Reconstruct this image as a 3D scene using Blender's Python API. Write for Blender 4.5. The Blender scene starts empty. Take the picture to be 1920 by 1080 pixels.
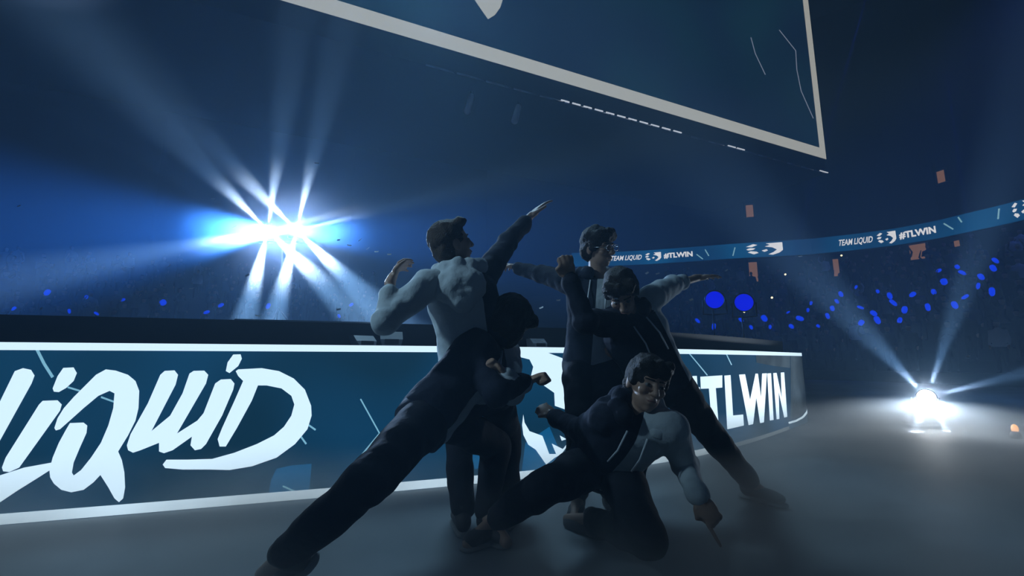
import bpy, bmesh, math, random
import numpy as np
from mathutils import Vector, Matrix
from mathutils.geometry import tessellate_polygon

S = bpy.context.scene
COL = S.collection
random.seed(7)
rng = np.random.default_rng(7)

# ------------------------------------------------------------------ camera
F = 850.0                      # focal length in pixels of the 1920x1080 frame
PITCH = math.radians(9.0)
CAMH = 0.84
cam_d = bpy.data.cameras.new('camera')
cam_d.sensor_width = 36.0
cam_d.lens = F / 1920 * 36.0
cam_d.clip_start = 0.05
cam_d.clip_end = 300
cam = bpy.data.objects.new('camera', cam_d)
COL.objects.link(cam)
cam.location = (0, 0, CAMH)
cam.rotation_euler = (math.pi / 2 + PITCH, 0, 0)
S.camera = cam

# ------------------------------------------------------------------ colour management, world
S.view_settings.view_transform = 'Standard'
S.view_settings.look = 'None'
S.view_settings.exposure = 0.0
S.view_settings.gamma = 1.0
S.view_settings.use_curve_mapping = False
S.cycles.volume_bounces = 0
S.cycles.max_bounces = 4
S.cycles.use_adaptive_sampling = True
S.cycles.adaptive_threshold = 0.025
S.cycles.sample_clamp_indirect = 4.0
S.cycles.volume_step_rate = 1.7

W = bpy.data.worlds.new('arena_dark')
S.world = W
W.use_nodes = True
W.node_tree.nodes['Background'].inputs['Color'].default_value = (0.25, 0.5, 1.0, 1)
W.node_tree.nodes['Background'].inputs['Strength'].default_value = 0.012

HAZE = 0.018                   # haze density per metre
FOG_D = 2.2                    # fog density on the floor
KEY_W = 750.0                 # the two white lamps, towards the dancers
CORE_W = 1500.0
SIDE_W = 30000.0                # blue floods from the tower along the stands
STAR_W = 60000.0
GLOW_W = 330.0
BLUE_W = 8000.0                # blue crowd washes


def ray(px, py):
    x = (px - 960) / F
    y = -(py - 540) / F
    c, s = math.cos(PITCH), math.sin(PITCH)
    return Vector((x, c - y * s, s + y * c))


def P(px, py, d):              # the point on a pixel's ray at distance d ahead
    r = ray(px, py)
    return Vector((0, 0, CAMH)) + r * (d / r.y)


def G(px, py, z=0.0):          # the point on a pixel's ray at height z
    r = ray(px, py)
    return Vector((0, 0, CAMH)) + r * ((z - CAMH) / r.z)


def lin(r, g, b):
    f = lambda c: (c / 255) / 12.92 if c / 255 <= 0.04045 else ((c / 255 + 0.055) / 1.055) ** 2.4
    return (f(r), f(g), f(b), 1)


# ------------------------------------------------------------------ large lights
def add_light(name, kind, loc, energy, color, target=None, parent=None, **kw):
    ld = bpy.data.lights.new(name, kind)
    ld.energy = energy
    ld.color = color
    for k, v in kw.items():
        setattr(ld, k, v)
    o = bpy.data.objects.new(name, ld)
    COL.objects.link(o)
    o.location = loc
    if target is not None:
        o.rotation_euler = (Vector(target) - Vector(loc)).to_track_quat('-Z', 'Y').to_euler()
    if parent is not None:
        o.parent = parent
        o.matrix_parent_inverse = Matrix.Translation(-Vector(parent.location))
    return o


# blue washes over the crowd, from the roof rig
add_light('crowd_wash', 'SPOT', (22, 13, 20.0), BLUE_W * 0.35, (0.04, 0.10, 1.0), (18.5, 22, 3.0),
          spot_size=math.radians(52), spot_blend=1.0, shadow_soft_size=0.3)
add_light('crowd_wash', 'SPOT', (-6, 13, 13.0), BLUE_W * 1.3, (0.05, 0.20, 1.0), (-15, 24, 4.0),
          spot_size=math.radians(75), spot_blend=0.8, shadow_soft_size=0.3)
# two thin blue beams from the roof rig
for (ax, ay, bx_, by_) in [(1640, -60, 1560, 220), (1772, 120, 1806, 360)]:
    add_light('blue_laser', 'SPOT', P(ax, ay, 21), 70000.0, (0.02, 0.04, 1.0), P(bx_, by_, 21), spot_size=math.radians(1.2), spot_blend=0.5, shadow_soft_size=0.01)
# added cool fill on the dancers, an unseen source high on the left
add_light('side_fill', 'SPOT', (-5.2, 0.2, 4.2), 760.0, (0.46, 0.76, 1.0), (-0.40, 2.35, 1.20),
          spot_size=math.radians(17), spot_blend=0.9, shadow_soft_size=0.25)
# added unseen overhead fill, brightens the floor in front of the stage
add_light('floor_fill', 'SPOT', (-1.2, 5.6, 6.2), 520.0, (0.38, 0.70, 1.0), (0.3, 2.2, 0),
          spot_size=math.radians(66), spot_blend=0.8, shadow_soft_size=0.8)


# ------------------------------------------------------------------ materials
MATS = {}


def mat(name, color=(0.5, 0.5, 0.5, 1), rough=0.7, metal=0.0, spec=0.5, noise=0.0, nscale=20.0, bump=0.0,
        bscale=60.0, emit=None, estr=1.0, sheen=0.0):
    if name in MATS:
        return MATS[name]
    m = bpy.data.materials.new(name)
    m.use_nodes = True
    nt = m.node_tree
    b = nt.nodes['Principled BSDF']
    b.inputs['Base Color'].default_value = color
    b.inputs['Roughness'].default_value = rough
    b.inputs['Metallic'].default_value = metal
    b.inputs['Specular IOR Level'].default_value = spec
    if sheen:
        b.inputs['Sheen Weight'].default_value = sheen
    if noise or bump:
        tc = nt.nodes.new('ShaderNodeTexCoord')
        n = nt.nodes.new('ShaderNodeTexNoise')
        n.inputs['Scale'].default_value = nscale
        n.inputs['Detail'].default_value = 6
        nt.links.new(tc.outputs['Object'], n.inputs['Vector'])
        if noise:
            mx = nt.nodes.new('ShaderNodeMixRGB')
            mx.blend_type = 'MULTIPLY'
            mx.inputs['Fac'].default_value = 1.0
            mx.inputs['Color1'].default_value = color
            rp = nt.nodes.new('ShaderNodeValToRGB')
            rp.color_ramp.elements[0].position = 0.3
            rp.color_ramp.elements[1].position = 0.7
            k = 1 - noise
            rp.color_ramp.elements[0].color = (k, k, k, 1)
            rp.color_ramp.elements[1].color = (1, 1, 1, 1)
            nt.links.new(n.outputs['Fac'], rp.inputs['Fac'])
            nt.links.new(rp.outputs['Color'], mx.inputs['Color2'])
            nt.links.new(mx.outputs['Color'], b.inputs['Base Color'])
        if bump:
            n2 = nt.nodes.new('ShaderNodeTexNoise')
            n2.inputs['Scale'].default_value = bscale
            n2.inputs['Detail'].default_value = 4
            nt.links.new(tc.outputs['Object'], n2.inputs['Vector'])
            bp = nt.nodes.new('ShaderNodeBump')
            bp.inputs['Strength'].default_value = bump
            bp.inputs['Distance'].default_value = 0.02
            nt.links.new(n2.outputs['Fac'], bp.inputs['Height'])
            nt.links.new(bp.outputs['Normal'], b.inputs['Normal'])
    if emit is not None:
        b.inputs['Emission Color'].default_value = emit
        b.inputs['Emission Strength'].default_value = estr
    MATS[name] = m
    return m


def screen_mat(name, c0, c1, scale, strength=1.0):
    """a lit video screen showing a soft two-tone backdrop"""
    m = bpy.data.materials.new(name)
    m.use_nodes = True
    nt = m.node_tree
    b = nt.nodes['Principled BSDF']
    b.inputs['Base Color'].default_value = (0.01, 0.01, 0.012, 1)
    b.inputs['Roughness'].default_value = 0.9
    b.inputs['Specular IOR Level'].default_value = 0.2
    tc = nt.nodes.new('ShaderNodeTexCoord')
    n = nt.nodes.new('ShaderNodeTexNoise')
    n.inputs['Scale'].default_value = scale
    n.inputs['Detail'].default_value = 1
    rp = nt.nodes.new('ShaderNodeValToRGB')
    rp.color_ramp.elements[0].position = 0.35
    rp.color_ramp.elements[1].position = 0.7
    rp.color_ramp.elements[0].color = c0
    rp.color_ramp.elements[1].color = c1
    nt.links.new(tc.outputs['Object'], n.inputs['Vector'])
    nt.links.new(n.outputs['Fac'], rp.inputs['Fac'])
    nt.links.new(rp.outputs['Color'], b.inputs['Emission Color'])
    b.inputs['Emission Strength'].default_value = strength
    return m


M_black = mat('matte_black', (0.012, 0.013, 0.016, 1), 0.6, noise=0.3)
M_blackmetal = mat('black_metal', (0.02, 0.02, 0.024, 1), 0.35, metal=0.3)
M_alu = mat('aluminium', (0.6, 0.62, 0.66, 1), 0.25, metal=1.0)
M_ledwhite = mat('led_white', (0.01, 0.01, 0.01, 1), 0.5, emit=lin(204, 234, 255), estr=1.15)
M_ledline = mat('led_thin_line', (0.01, 0.01, 0.01, 1), 0.5, emit=lin(120, 178, 205), estr=1.0)
M_ledblue = mat('led_blue_patch', (0.01, 0.01, 0.01, 1), 0.5, emit=lin(4, 84, 132), estr=1.0)
M_ledteal = screen_mat('led_teal', lin(6, 44, 66), lin(12, 66, 104), 0.9)
M_jumbo = screen_mat('hanging_screen_picture', lin(12, 36, 66), lin(16, 56, 74), 0.22, 0.55)
M_jumboframe = mat('hanging_screen_border', (0.01, 0.01, 0.01, 1), 0.5, emit=lin(158, 168, 170), estr=1.0)
M_jumboline = mat('hanging_screen_line', (0.01, 0.01, 0.01, 1), 0.5, emit=lin(110, 125, 150), estr=1.0)
M_ribbon = screen_mat('ribbon_screen', lin(4, 48, 92), lin(8, 78, 130), 0.25, 1.0)
M_ribbontext = mat('ribbon_text', (0.01, 0.01, 0.01, 1), 0.5, emit=lin(215, 232, 250), estr=1.1)
M_concrete = mat('arena_concrete', (0.035, 0.04, 0.05, 1), 0.9, noise=0.4, nscale=2.0)
M_floor = mat('floor_grey', (0.32, 0.365, 0.40, 1), 0.6, noise=0.25, nscale=1.4, bump=0.05, bscale=30)
M_roof = mat('roof_dark', (0.006, 0.007, 0.010, 1), 0.9, spec=0.1, noise=0.3, nscale=0.6)
M_skin = mat('skin', (0.42, 0.26, 0.19, 1), 0.5, noise=0.12, nscale=30)
M_hair = mat('hair_dark', (0.014, 0.011, 0.010, 1), 0.6, spec=0.25, bump=0.5, bscale=160)
M_hairbrown = mat('hair_brown', (0.05, 0.033, 0.022, 1), 0.6, spec=0.25, bump=0.5, bscale=160)
M_light = mat('hoodie_light', (0.46, 0.52, 0.56, 1), 0.85, noise=0.12, nscale=9, bump=0.25, bscale=26, spec=0.12)
M_dark = mat('hoodie_dark', (0.018, 0.024, 0.040, 1), 0.8, noise=0.2, nscale=9, bump=0.25, bscale=26, spec=0.12)
M_trouser = mat('trousers_dark', (0.013, 0.016, 0.024, 1), 0.8, noise=0.2, nscale=9, bump=0.25, bscale=22, spec=0.12)
M_shoe = mat('shoe_dark', (0.02, 0.022, 0.026, 1), 0.6)
M_sole = mat('shoe_sole', (0.25, 0.27, 0.28, 1), 0.7)
M_eye = mat('eye_white', (0.22, 0.21, 0.2, 1), 0.4)
M_cord = mat('cord_white', (0.6, 0.65, 0.7, 1), 0.6)
M_lens = mat('lamp_lens', (0.8, 0.8, 0.8, 1), 0.2, emit=(0.86, 0.92, 1.0, 1), estr=60.0)
M_bluelens = mat('blue_lens', (0.01, 0.01, 0.05, 1), 0.2, emit=(0.0, 0.004, 0.75, 1), estr=1.0)
M_warm = mat('lit_doorway', (0.1, 0.08, 0.06, 1), 0.6, emit=lin(132, 104, 84), estr=0.7)
M_paper = mat('confetti_paper', (0.85, 0.88, 0.9, 1), 0.5, emit=None)


# ------------------------------------------------------------------ helpers
def link(name, me, m=None, parent=None, loc=None):
    o = bpy.data.objects.new(name, me)
    COL.objects.link(o)
    if m is not None and me is not None:
        me.materials.clear()
        for q in (m if isinstance(m, (list, tuple)) else [m]):
            me.materials.append(q)
    if parent is not None:
        o.parent = parent
    if loc is not None:
        o.location = loc
    return o


def tag(o, label, cat=None, group=None, kind=None):
    o['label'] = label
    if cat:
        o['category'] = cat
    if group:
        o['group'] = group
    if kind:
        o['kind'] = kind
    return o


def empty(name, loc):
    o = bpy.data.objects.new(name, None)
    COL.objects.link(o)
    o.location = loc
    return o


def bm_mesh(bm, name='m', smooth=False):
    me = bpy.data.meshes.new(name)
    bm.normal_update()
    bm.to_mesh(me)
    bm.free()
    if smooth:
        for p in me.polygons:
            p.use_smooth = True
    return me


def pd(verts, faces, smooth=False):
    me = bpy.data.meshes.new('m')
    me.from_pydata([tuple(v) for v in verts], [], faces)
    me.update()
    if smooth:
        for p in me.polygons:
            p.use_smooth = True
    return me


def box(bm, c, size, rot=None, bevel=0.0):
    m = Matrix.Translation(c)
    if rot is not None:
        m = m @ (rot.to_matrix().to_4x4() if hasattr(rot, 'to_matrix') else rot)
    g = bmesh.ops.create_cube(bm, size=1, matrix=m @ Matrix.Diagonal((*size, 1)))
    if bevel:
        es = list({e for v in g['verts'] for e in v.link_edges})
        bmesh.ops.bevel(bm, geom=es, offset=bevel, segments=2, affect='EDGES', profile=0.7)
    return g


def capsule(bm, p0, r0, p1, r1, seg=16, rings=10):
    p0, p1 = Vector(p0), Vector(p1)
    ax = p1 - p0
    ax = ax.normalized() if ax.length > 1e-6 else Vector((0, 0, 1))
    q = ax.to_track_quat('Z', 'Y').to_matrix()
    vs = []
    for i in range(rings + 1):
        th = math.pi * i / rings
        if i in (0, rings):
            n = q @ Vector((0, 0, math.cos(th)))
            vs.append([bm.verts.new((p1 + n * r1) if i == 0 else (p0 + n * r0))])
            continue
        row = []
        for j in range(seg):
            a = 2 * math.pi * j / seg
            n = q @ Vector((math.sin(th) * math.cos(a), math.sin(th) * math.sin(a), math.cos(th)))
            row.append(bm.verts.new((p1 + n * r1) if i <= rings // 2 - 1 else (p0 + n * r0)))
        vs.append(row)
    for i in range(rings):
        a, b = vs[i], vs[i + 1]
        for j in range(seg):
            k = (j + 1) % seg
            if len(a) == 1:
                bm.faces.new((a[0], b[j], b[k]))
            elif len(b) == 1:
                bm.faces.new((a[j], b[0], a[k]))
            else:
                bm.faces.new((a[j], b[j], b[k], a[k]))


def ellipsoid(bm, c, radii, frame=None, seg=20, rings=12):
    m = Matrix.Translation(c)
    if frame is not None:
        m = m @ frame.to_4x4()
    bmesh.ops.create_uvsphere(bm, u_segments=seg, v_segments=rings, radius=1,
                              matrix=m @ Matrix.Diagonal((*radii, 1)))


def loft(bm, rings, seg=24):
    """rings: (centre, axis_a, axis_b, half_a, half_b); a closed tube"""
    rows = []
    for c, A, B, a, b in rings:
        row = []
        for j in range(seg):
            t = 2 * math.pi * j / seg
            ca, sa = math.cos(t), math.sin(t)
            row.append(bm.verts.new(Vector(c) + A * (a * math.copysign(abs(ca) ** 0.85, ca)) + B * (b * math.copysign(abs(sa) ** 0.85, sa))))
        rows.append(row)
    for r in range(len(rows) - 1):
        for j in range(seg):
            k = (j + 1) % seg
            bm.faces.new((rows[r][j], rows[r][k], rows[r + 1][k], rows[r + 1][j]))
    bm.faces.new(list(reversed(rows[0])))
    bm.faces.new(rows[-1])


def tube_mesh(pts, r, seg=8, closed=False):
    bm = bmesh.new()
    pts = [Vector(p) for p in pts]
    rows = []
    for i, p in enumerate(pts):
        a = pts[max(i - 1, 0)]
        b = pts[min(i + 1, len(pts) - 1)]
        q = (b - a).normalized().to_track_quat('Z', 'Y').to_matrix()
        rr = r[i] if isinstance(r, (list, tuple)) else r
        rows.append([bm.verts.new(p + q @ Vector((rr * math.cos(2 * math.pi * j / seg), rr * math.sin(2 * math.pi * j / seg), 0))) for j in range(seg)])
    for i in range(len(rows) - 1):
        for j in range(seg):
            k = (j + 1) % seg
            bm.faces.new((rows[i][j], rows[i][k], rows[i + 1][k], rows[i + 1][j]))
    bm.faces.new(list(reversed(rows[0])))
    bm.faces.new(rows[-1])
    return bm_mesh(bm, smooth=True)


def remesh(bm, voxel, smooth=6, disp=0.0, dsize=0.12, origin=Vector((0, 0, 0))):
    bmesh.ops.recalc_face_normals(bm, faces=bm.faces)
    me = bm_mesh(bm)
    o = bpy.data.objects.new('tmp', me)
    COL.objects.link(o)
    r = o.modifiers.new('r', 'REMESH')
    r.mode = 'VOXEL'
    r.voxel_size = voxel
    s = o.modifiers.new('s', 'SMOOTH')
    s.factor = 0.5
    s.iterations = smooth
    if disp:
        tx = bpy.data.textures.new('folds', 'CLOUDS')
        tx.noise_scale = dsize
        tx.noise_depth = 1
        d = o.modifiers.new('d', 'DISPLACE')
        d.texture = tx
        d.strength = disp
        d.mid_level = 0.4
        d.texture_coords = 'LOCAL'
    dg = bpy.context.evaluated_depsgraph_get()
    out = bpy.data.meshes.new_from_object(o.evaluated_get(dg))
    bpy.data.objects.remove(o)
    bpy.data.meshes.remove(me)
    out.transform(Matrix.Translation(-origin))
    out.polygons.foreach_set('use_smooth', np.ones(len(out.polygons), dtype=bool))
    return out


# ------------------------------------------------------------------ the setting: floor, stands, back wall, roof
def struct(o, label=None):
    o['kind'] = 'structure'
    if label:
        o['label'] = label
    return o


struct(link('floor', pd([(-45, -8, 0), (45, -8, 0), (45, 46, 0), (-45, 46, 0)], [(0, 1, 2, 3)]), M_floor),
       'grey arena floor in front of the stage')

ZR = 8.0                                               # height of the ribbon board's centre
ribbon_px = [(1085, 487.5), (1145, 486.5), (1210, 483.5), (1290, 478), (1370, 472), (1440, 468), (1520, 463), (1600, 455),
             (1680, 445), (1760, 431), (1830, 415), (1880, 404), (1920, 394)]
right_path = [G(x, y, ZR) for x, y in ribbon_px]
right_path = [Vector((p.x, p.y)) for p in right_path]
e = right_path[-1]
path = [Vector((-33, -2)), Vector((-33, 10)), Vector((-30, 20)), Vector((-23, 28)), Vector((-12, 32.5)), Vector((-2, 33.6))]
path += right_path
d_end = (right_path[-1] - right_path[-3]).normalized()
path += [e + d_end * 3 + Vector((0.3, 0)), e + d_end * 6 + Vector((0.9, 0)), Vector((e.x + 3.4, 6)), Vector((e.x + 3.4, -6))]
C0 = Vector((0, 9))


def spath(pts):
    L = [0.0]
    for a, b in zip(pts, pts[1:]):
        L.append(L[-1] + (b - a).length)
    return L


PL = spath(path)


def on_path(s, pts=path, L=PL):
    s = min(max(s, 0.0), L[-1] - 1e-6)
    for i in range(len(L) - 1):
        if s <= L[i + 1]:
            t = (s - L[i]) / (L[i + 1] - L[i])
            d = (pts[i + 1] - pts[i]).normalized()
            return pts[i].lerp(pts[i + 1], t), d
    return pts[-1], (pts[-1] - pts[-2]).normalized()


def path_hit(px, py, pts, L, off=0.0):
    """arc length and height where a pixel's ray meets the upright surface over a ground path"""
    r = ray(px, py)
    best = None
    for i in range(len(pts) - 1):
        a, b = pts[i], pts[i + 1]
        d = b - a
        det = r.x * (-d.y) + r.y * d.x
        if abs(det) < 1e-9:
            continue
        t = (a.x * (-d.y) + a.y * d.x) / det
        u = (r.x * a.y - r.y * a.x) / det
        lo = -1e9 if i == 0 else -1e-6
        hi = 1e9 if i == len(pts) - 2 else 1 + 1e-6
        if t > 0.05 and lo <= u <= hi and (best is None or t < best[0]):
            best = (t, L[i] + u * d.length, CAMH + r.z * t)
    return best[1], best[2]


def strip(pts, z0, z1):
    vs, fs = [], []
    for p in pts:
        vs += [(p.x, p.y, z0), (p.x, p.y, z1)]
    for i in range(len(pts) - 1):
        fs.append((2 * i, 2 * i + 2, 2 * i + 3, 2 * i + 1))
    return pd(vs, fs)


def pushed(pts, off):
    out = []
    for i, p in enumerate(pts):
        a = pts[max(i - 1, 0)]
        b = pts[min(i + 1, len(pts) - 1)]
        d = (b - a).normalized()
        out.append(p + Vector((d.y, -d.x)) * off)     # towards the arena for a path that runs clockwise
    return out


struct(link('wall_back', strip(pushed(path, -0.35), 0.0, 24.0), M_roof), 'dark upper wall behind the stands')
struct(link('ceiling', pd([(-45, -8, 24), (45, -8, 24), (45, 46, 24), (-45, 46, 24)], [(3, 2, 1, 0)]), M_roof),
       'dark arena roof')

# stepped stands: each row a part of its own
NROW = 13
st = empty('seating_stand', (C0.x, C0.y, 0))
struct(st, 'stepped dark seating stand round the arena')


def row_pts(k):
    f = 0.60 + 0.36 * k / NROW
    return [C0 + (p - C0) * f for p in path]


def row_z(k):
    return 0.40 + 0.40 * k


for k in range(NROW):
    a, b = row_pts(k), row_pts(k + 1)
    z0, z1 = (0 if k == 0 else row_z(k - 1)), row_z(k)
    vs, fs = [], []
    for p, q in zip(a, b):
        vs += [(p.x - C0.x, p.y - C0.y, z0), (p.x - C0.x, p.y - C0.y, z1), (q.x - C0.x, q.y - C0.y, z1)]
    for i in range(len(a) - 1):
        o = 3 * i
        fs += [(o, o + 3, o + 4, o + 1), (o + 1, o + 4, o + 5, o + 2)]
    link('stand_row', pd(vs, fs), M_concrete, st)

# ------------------------------------------------------------------ ribbon board on the far stands
rp = pushed([on_path(s)[0] for s in np.linspace(PL[5] + (PL[6] - PL[5]) * 0.93, PL[-3], 60)], 0.15)
RL = spath(rp)
rb = empty('ribbon_board', (rp[0].x, rp[0].y, ZR))
tag(rb, 'long curved blue ribbon screen with white lettering above the far stands', 'screen')


def local(o, me):
    me.transform(Matrix.Translation(-Vector(o.location)))
    return me


link('screen', local(rb, strip(rp, ZR - 0.5, ZR + 0.5)), M_ribbon, rb)
back = pushed(rp, -0.2)
vs, fs = [], []
for p, q in zip(pushed(rp, -0.01), back):
    vs += [(p.x, p.y, ZR - 0.56), (p.x, p.y, ZR + 0.56), (q.x, q.y, ZR + 0.56), (q.x, q.y, ZR - 0.56)]
for i in range(len(rp) - 1):
    o = 4 * i
    fs += [(o + j, o + 4 + j, o + 4 + (j + 1) % 4, o + (j + 1) % 4) for j in range(4)]
fs += [(0, 1, 2, 3), tuple(4 * (len(rp) - 1) + j for j in (3, 2, 1, 0))]
link('casing', local(rb, pd(vs, fs)), M_black, rb)


def sheet(polys, pts, L, off):
    """flat polygons given in (arc length, height) laid on the upright surface over a path"""
    bm = bmesh.new()
    for poly in polys:
        tris = tessellate_polygon([[Vector((s, z, 0)) for s, z in poly]])
        vv = [bm.verts.new((s, 0, z)) for s, z in poly]
        for t in tris:
            try:
                bm.faces.new([vv[i] for i in t])
            except ValueError:
                pass
    xs = [v.co.x for v in bm.verts]
    for s in L:
        if min(xs) < s < max(xs):
            bmesh.ops.bisect_plane(bm, geom=bm.verts[:] + bm.edges[:] + bm.faces[:], plane_co=(s, 0, 0), plane_no=(1, 0, 0))
    for v in bm.verts:
        s, z = v.co.x, v.co.z
        if s < 0:
            p, d = pts[0] + (pts[1] - pts[0]).normalized() * s, (pts[1] - pts[0]).normalized()
        else:
            p, d = on_path(s, pts, L)
        q = p + Vector((d.y, -d.x)) * off
        v.co = (q.x, q.y, z)
    bmesh.ops.recalc_face_normals(bm, faces=bm.faces)
    return bm_mesh(bm)


def text_mesh(txt, shear=0.0, fat=0.03):
    cu = bpy.data.curves.new('t', 'FONT')
    cu.body = txt
    cu.size = 1.0
    cu.offset = fat
    cu.resolution_u = 3
    o = bpy.data.objects.new('t', cu)
    COL.objects.link(o)
    me = bpy.data.meshes.new_from_object(o.evaluated_get(bpy.context.evaluated_depsgraph_get()))
    bpy.data.objects.remove(o)
    xs = [v.co.x for v in me.vertices]
    ys = [v.co.y for v in me.vertices]
    return me, min(xs), max(xs), min(ys), max(ys)


def ribbon_text(txt, x0, x1, hz, shear=0.0, fat=0.03, zc=0.0, name='lettering'):
    me, a, b, c, d = text_mesh(txt, 0, fat)
    for v in me.vertices:
        v.co.x += shear * (v.co.y - c)
    b += shear * (d - c)
    s0 = path_hit(x0, 470, rp, RL)[0]
    s1 = path_hit(x1, 450, rp, RL)[0]
    for v in me.vertices:
        s = s0 + (v.co.x - a) / (b - a) * (s1 - s0)
        z = ZR + zc + ((v.co.y - c) / (d - c) - 0.5) * hz
        p, dd = on_path(s, rp, RL)
        q = p + Vector((dd.y, -dd.x)) * 0.03
        v.co = (q.x, q.y, z)
    return link(name, local(rb, me), M_ribbontext, rb)


def ribbon_logo(x0, x1, hz):
    s0 = path_hit(x0, 470, rp, RL)[0]
    s1 = path_hit(x1, 450, rp, RL)[0]
    polys = [[(0.0, .78), (.2, .98), (.32, .9), (.16, .72)], [(0.0, .55), (.1, .66), (.26, .62), (.2, .5), (.06, .46)],
             [(.04, .30), (.12, .40), (.28, .34), (.34, .22), (.2, .12)],
             [(.55, .98), (1.0, 1.0), (1.0, .35), (.9, .15), (.72, 0), (.6, .06), (.74, .22), (.84, .42), (.72, .62), (.52, .72), (.66, .84)],
             [(.42, .4), (.56, .5), (.6, .38), (.5, .28)]]
    pp = [[(s0 + x * (s1 - s0), ZR + (y - .5) * hz) for x, y in q] for q in polys]
    return link('emblem', local(rb, sheet(pp, rp, RL, 0.03)), M_ribbontext, rb)


ribbon_text('TEAM LIQUID', 1143, 1203, 0.42, 0.35, 0.02)
ribbon_logo(1209, 1238, 0.62)
ribbon_text('#TLWIN', 1244, 1297, 0.40, 0.0, 0.045)
ribbon_logo(1399, 1466, 0.80)
ribbon_text('TEAM LIQUID', 1572, 1638, 0.46, 0.35, 0.02)
ribbon_logo(1647, 1681, 0.74)
ribbon_text('#TLWIN', 1690, 1758, 0.44, 0.0, 0.045)
ribbon_logo(1912, 1950, 0.9)


def seg_poly(p, q, w):
    d = Vector((q[0] - p[0], q[1] - p[1]))
    n = Vector((-d.y, d.x)).normalized() * (w / 2)
    return [(p[0] + n.x, p[1] + n.y), (q[0] + n.x, q[1] + n.y), (q[0] - n.x, q[1] - n.y), (p[0] - n.x, p[1] - n.y)]


for (x0, y0, x1, y1) in [(1306, 477, 1318, 486), (1322, 468, 1329, 480), (1378, 464, 1374, 480), (1770, 419, 1788, 430), (1797, 407, 1804, 417), (1874, 391, 1872, 411)]:
    pl = seg_poly(path_hit(x0, y0, rp, RL), path_hit(x1, y1, rp, RL), 0.07)
    link('thin_line', local(rb, sheet([pl], rp, RL, 0.03)), M_ledline, rb)

# lit doorways on the back wall
wallp = pushed(path, -0.35)
WL = spath(wallp)
for (x0, y0, x1, y1, lab) in [(1404, 492, 1420, 528, 'narrow warm-lit doorway under the large emblem on the ribbon screen'),
                              (1562, 486, 1573, 518, 'slim warm-lit doorway below the ribbon screen, between two wider ones'),
                              (1706, 458, 1738, 486, 'wide warm-lit doorway below the hashtag lettering'),
                              (1790, 451, 1802, 462, 'small warm-lit doorway close under the ribbon screen'),
                              (1398, 385, 1412, 407, 'small warm-lit opening high above the ribbon screen'),
                              (1758, 320, 1774, 342, 'dim warm-lit opening in the upper wall')]:
    cpt = path_hit((x0 + x1) / 2, (y0 + y1) / 2, wallp, WL)
    sa = path_hit(x0, (y0 + y1) / 2, wallp, WL)[0]
    sb = path_hit(x1, (y0 + y1) / 2, wallp, WL)[0]
    za = path_hit((x0 + x1) / 2, y1, wallp, WL)[1]
    zb = path_hit((x0 + x1) / 2, y0, wallp, WL)[1]
    p, d = on_path(cpt[0], wallp, WL)
    root = empty('doorway', (p.x, p.y, za))
    tag(root, lab, 'doorway')
    n = Vector((d.y, -d.x, 0))
    bm = bmesh.new()
    R = Matrix((Vector((d.x, d.y, 0)), n, Vector((0, 0, 1)))).transposed()
    w, h = sb - sa, zb - za
    box(bm, n * 0.03 + Vector((0, 0, h / 2)), (w, 0.04, h), R.to_4x4())
    link('lit_opening', bm_mesh(bm), M_warm, root)
    bm = bmesh.new()
    dv = Vector((d.x, d.y, 0))
    for sgn in (-1, 1):
        box(bm, dv * (sgn * (w / 2 + 0.05)) + n * 0.06 + Vector((0, 0, h / 2)), (0.1, 0.12, h + 0.1), R.to_4x4())
    box(bm, n * 0.06 + Vector((0, 0, h + 0.05)), (w + 0.2, 0.12, 0.1), R.to_4x4())
    link('door_frame', bm_mesh(bm), M_black, root)

# ------------------------------------------------------------------ stage with the LED front
base = [G(x, y) for x, y in [(0, 985), (300, 960), (600, 934), (830, 914), (1215, 874), (1330, 851), (1400, 833), (1460, 813), (1515, 792)]]
ctrl = [Vector((p.x, p.y)) for p in base]
d0 = (ctrl[0] - ctrl[1]).normalized()
ctrl = [ctrl[0] + d0 * 2.2, ctrl[0] + d0 * 1.1] + ctrl
# smooth the traced line a little, then resample it
dense = []
for i in range(len(ctrl) - 1):
    p0, p1, p2, p3 = ctrl[max(i - 1, 0)], ctrl[i], ctrl[i + 1], ctrl[min(i + 2, len(ctrl) - 1)]
    for t in np.linspace(0, 1, 8, endpoint=False):
        t = float(t)
        dense.append(0.5 * ((2 * p1) + (p2 - p0) * t + (2 * p0 - 5 * p1 + 4 * p2 - p3) * t * t + (3 * p1 - p0 - 3 * p2 + p3) * t ** 3))
dense.append(ctrl[-1])
for _ in range(20):
    dense = [dense[0]] + [(dense[i - 1] + dense[i] * 2 + dense[i + 1]) / 4 for i in range(1, len(dense) - 1)] + [dense[-1]]
wl = dense
LL = spath(wl)
WALL_H = 0.934
stage_depth = 8.0
# rounded far end of the stage front
dE = (wl[-1] - wl[-2]).normalized()
nE = Vector((-dE.y, dE.x))
endc = []
Rr = 0.30
cc = wl[-1] + nE * Rr
for a in np.linspace(0, math.pi / 2, 9)[1:]:
    endc.append(cc - nE * (Rr * math.cos(a)) + dE * (Rr * math.sin(a)))
front = wl + endc
far = endc[-1]

led = empty('led_stage_front', (wl[20].x, wl[20].y, 0))
tag(led, 'low curved teal LED stage front with white brush lettering and white border', 'screen')
link('screen', local(led, strip(wl, 0.0, WALL_H)), M_ledteal, led)
# end cover: a glossy rounded wrap on the far end
M_cover = mat('glossy_cover', (0.30, 0.36, 0.38, 1), 0.12, spec=0.8, noise=0.5, nscale=3.0)
link('end_wrap', local(led, strip([wl[-1]] + endc, 0.0, WALL_H)), M_cover, led)


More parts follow.
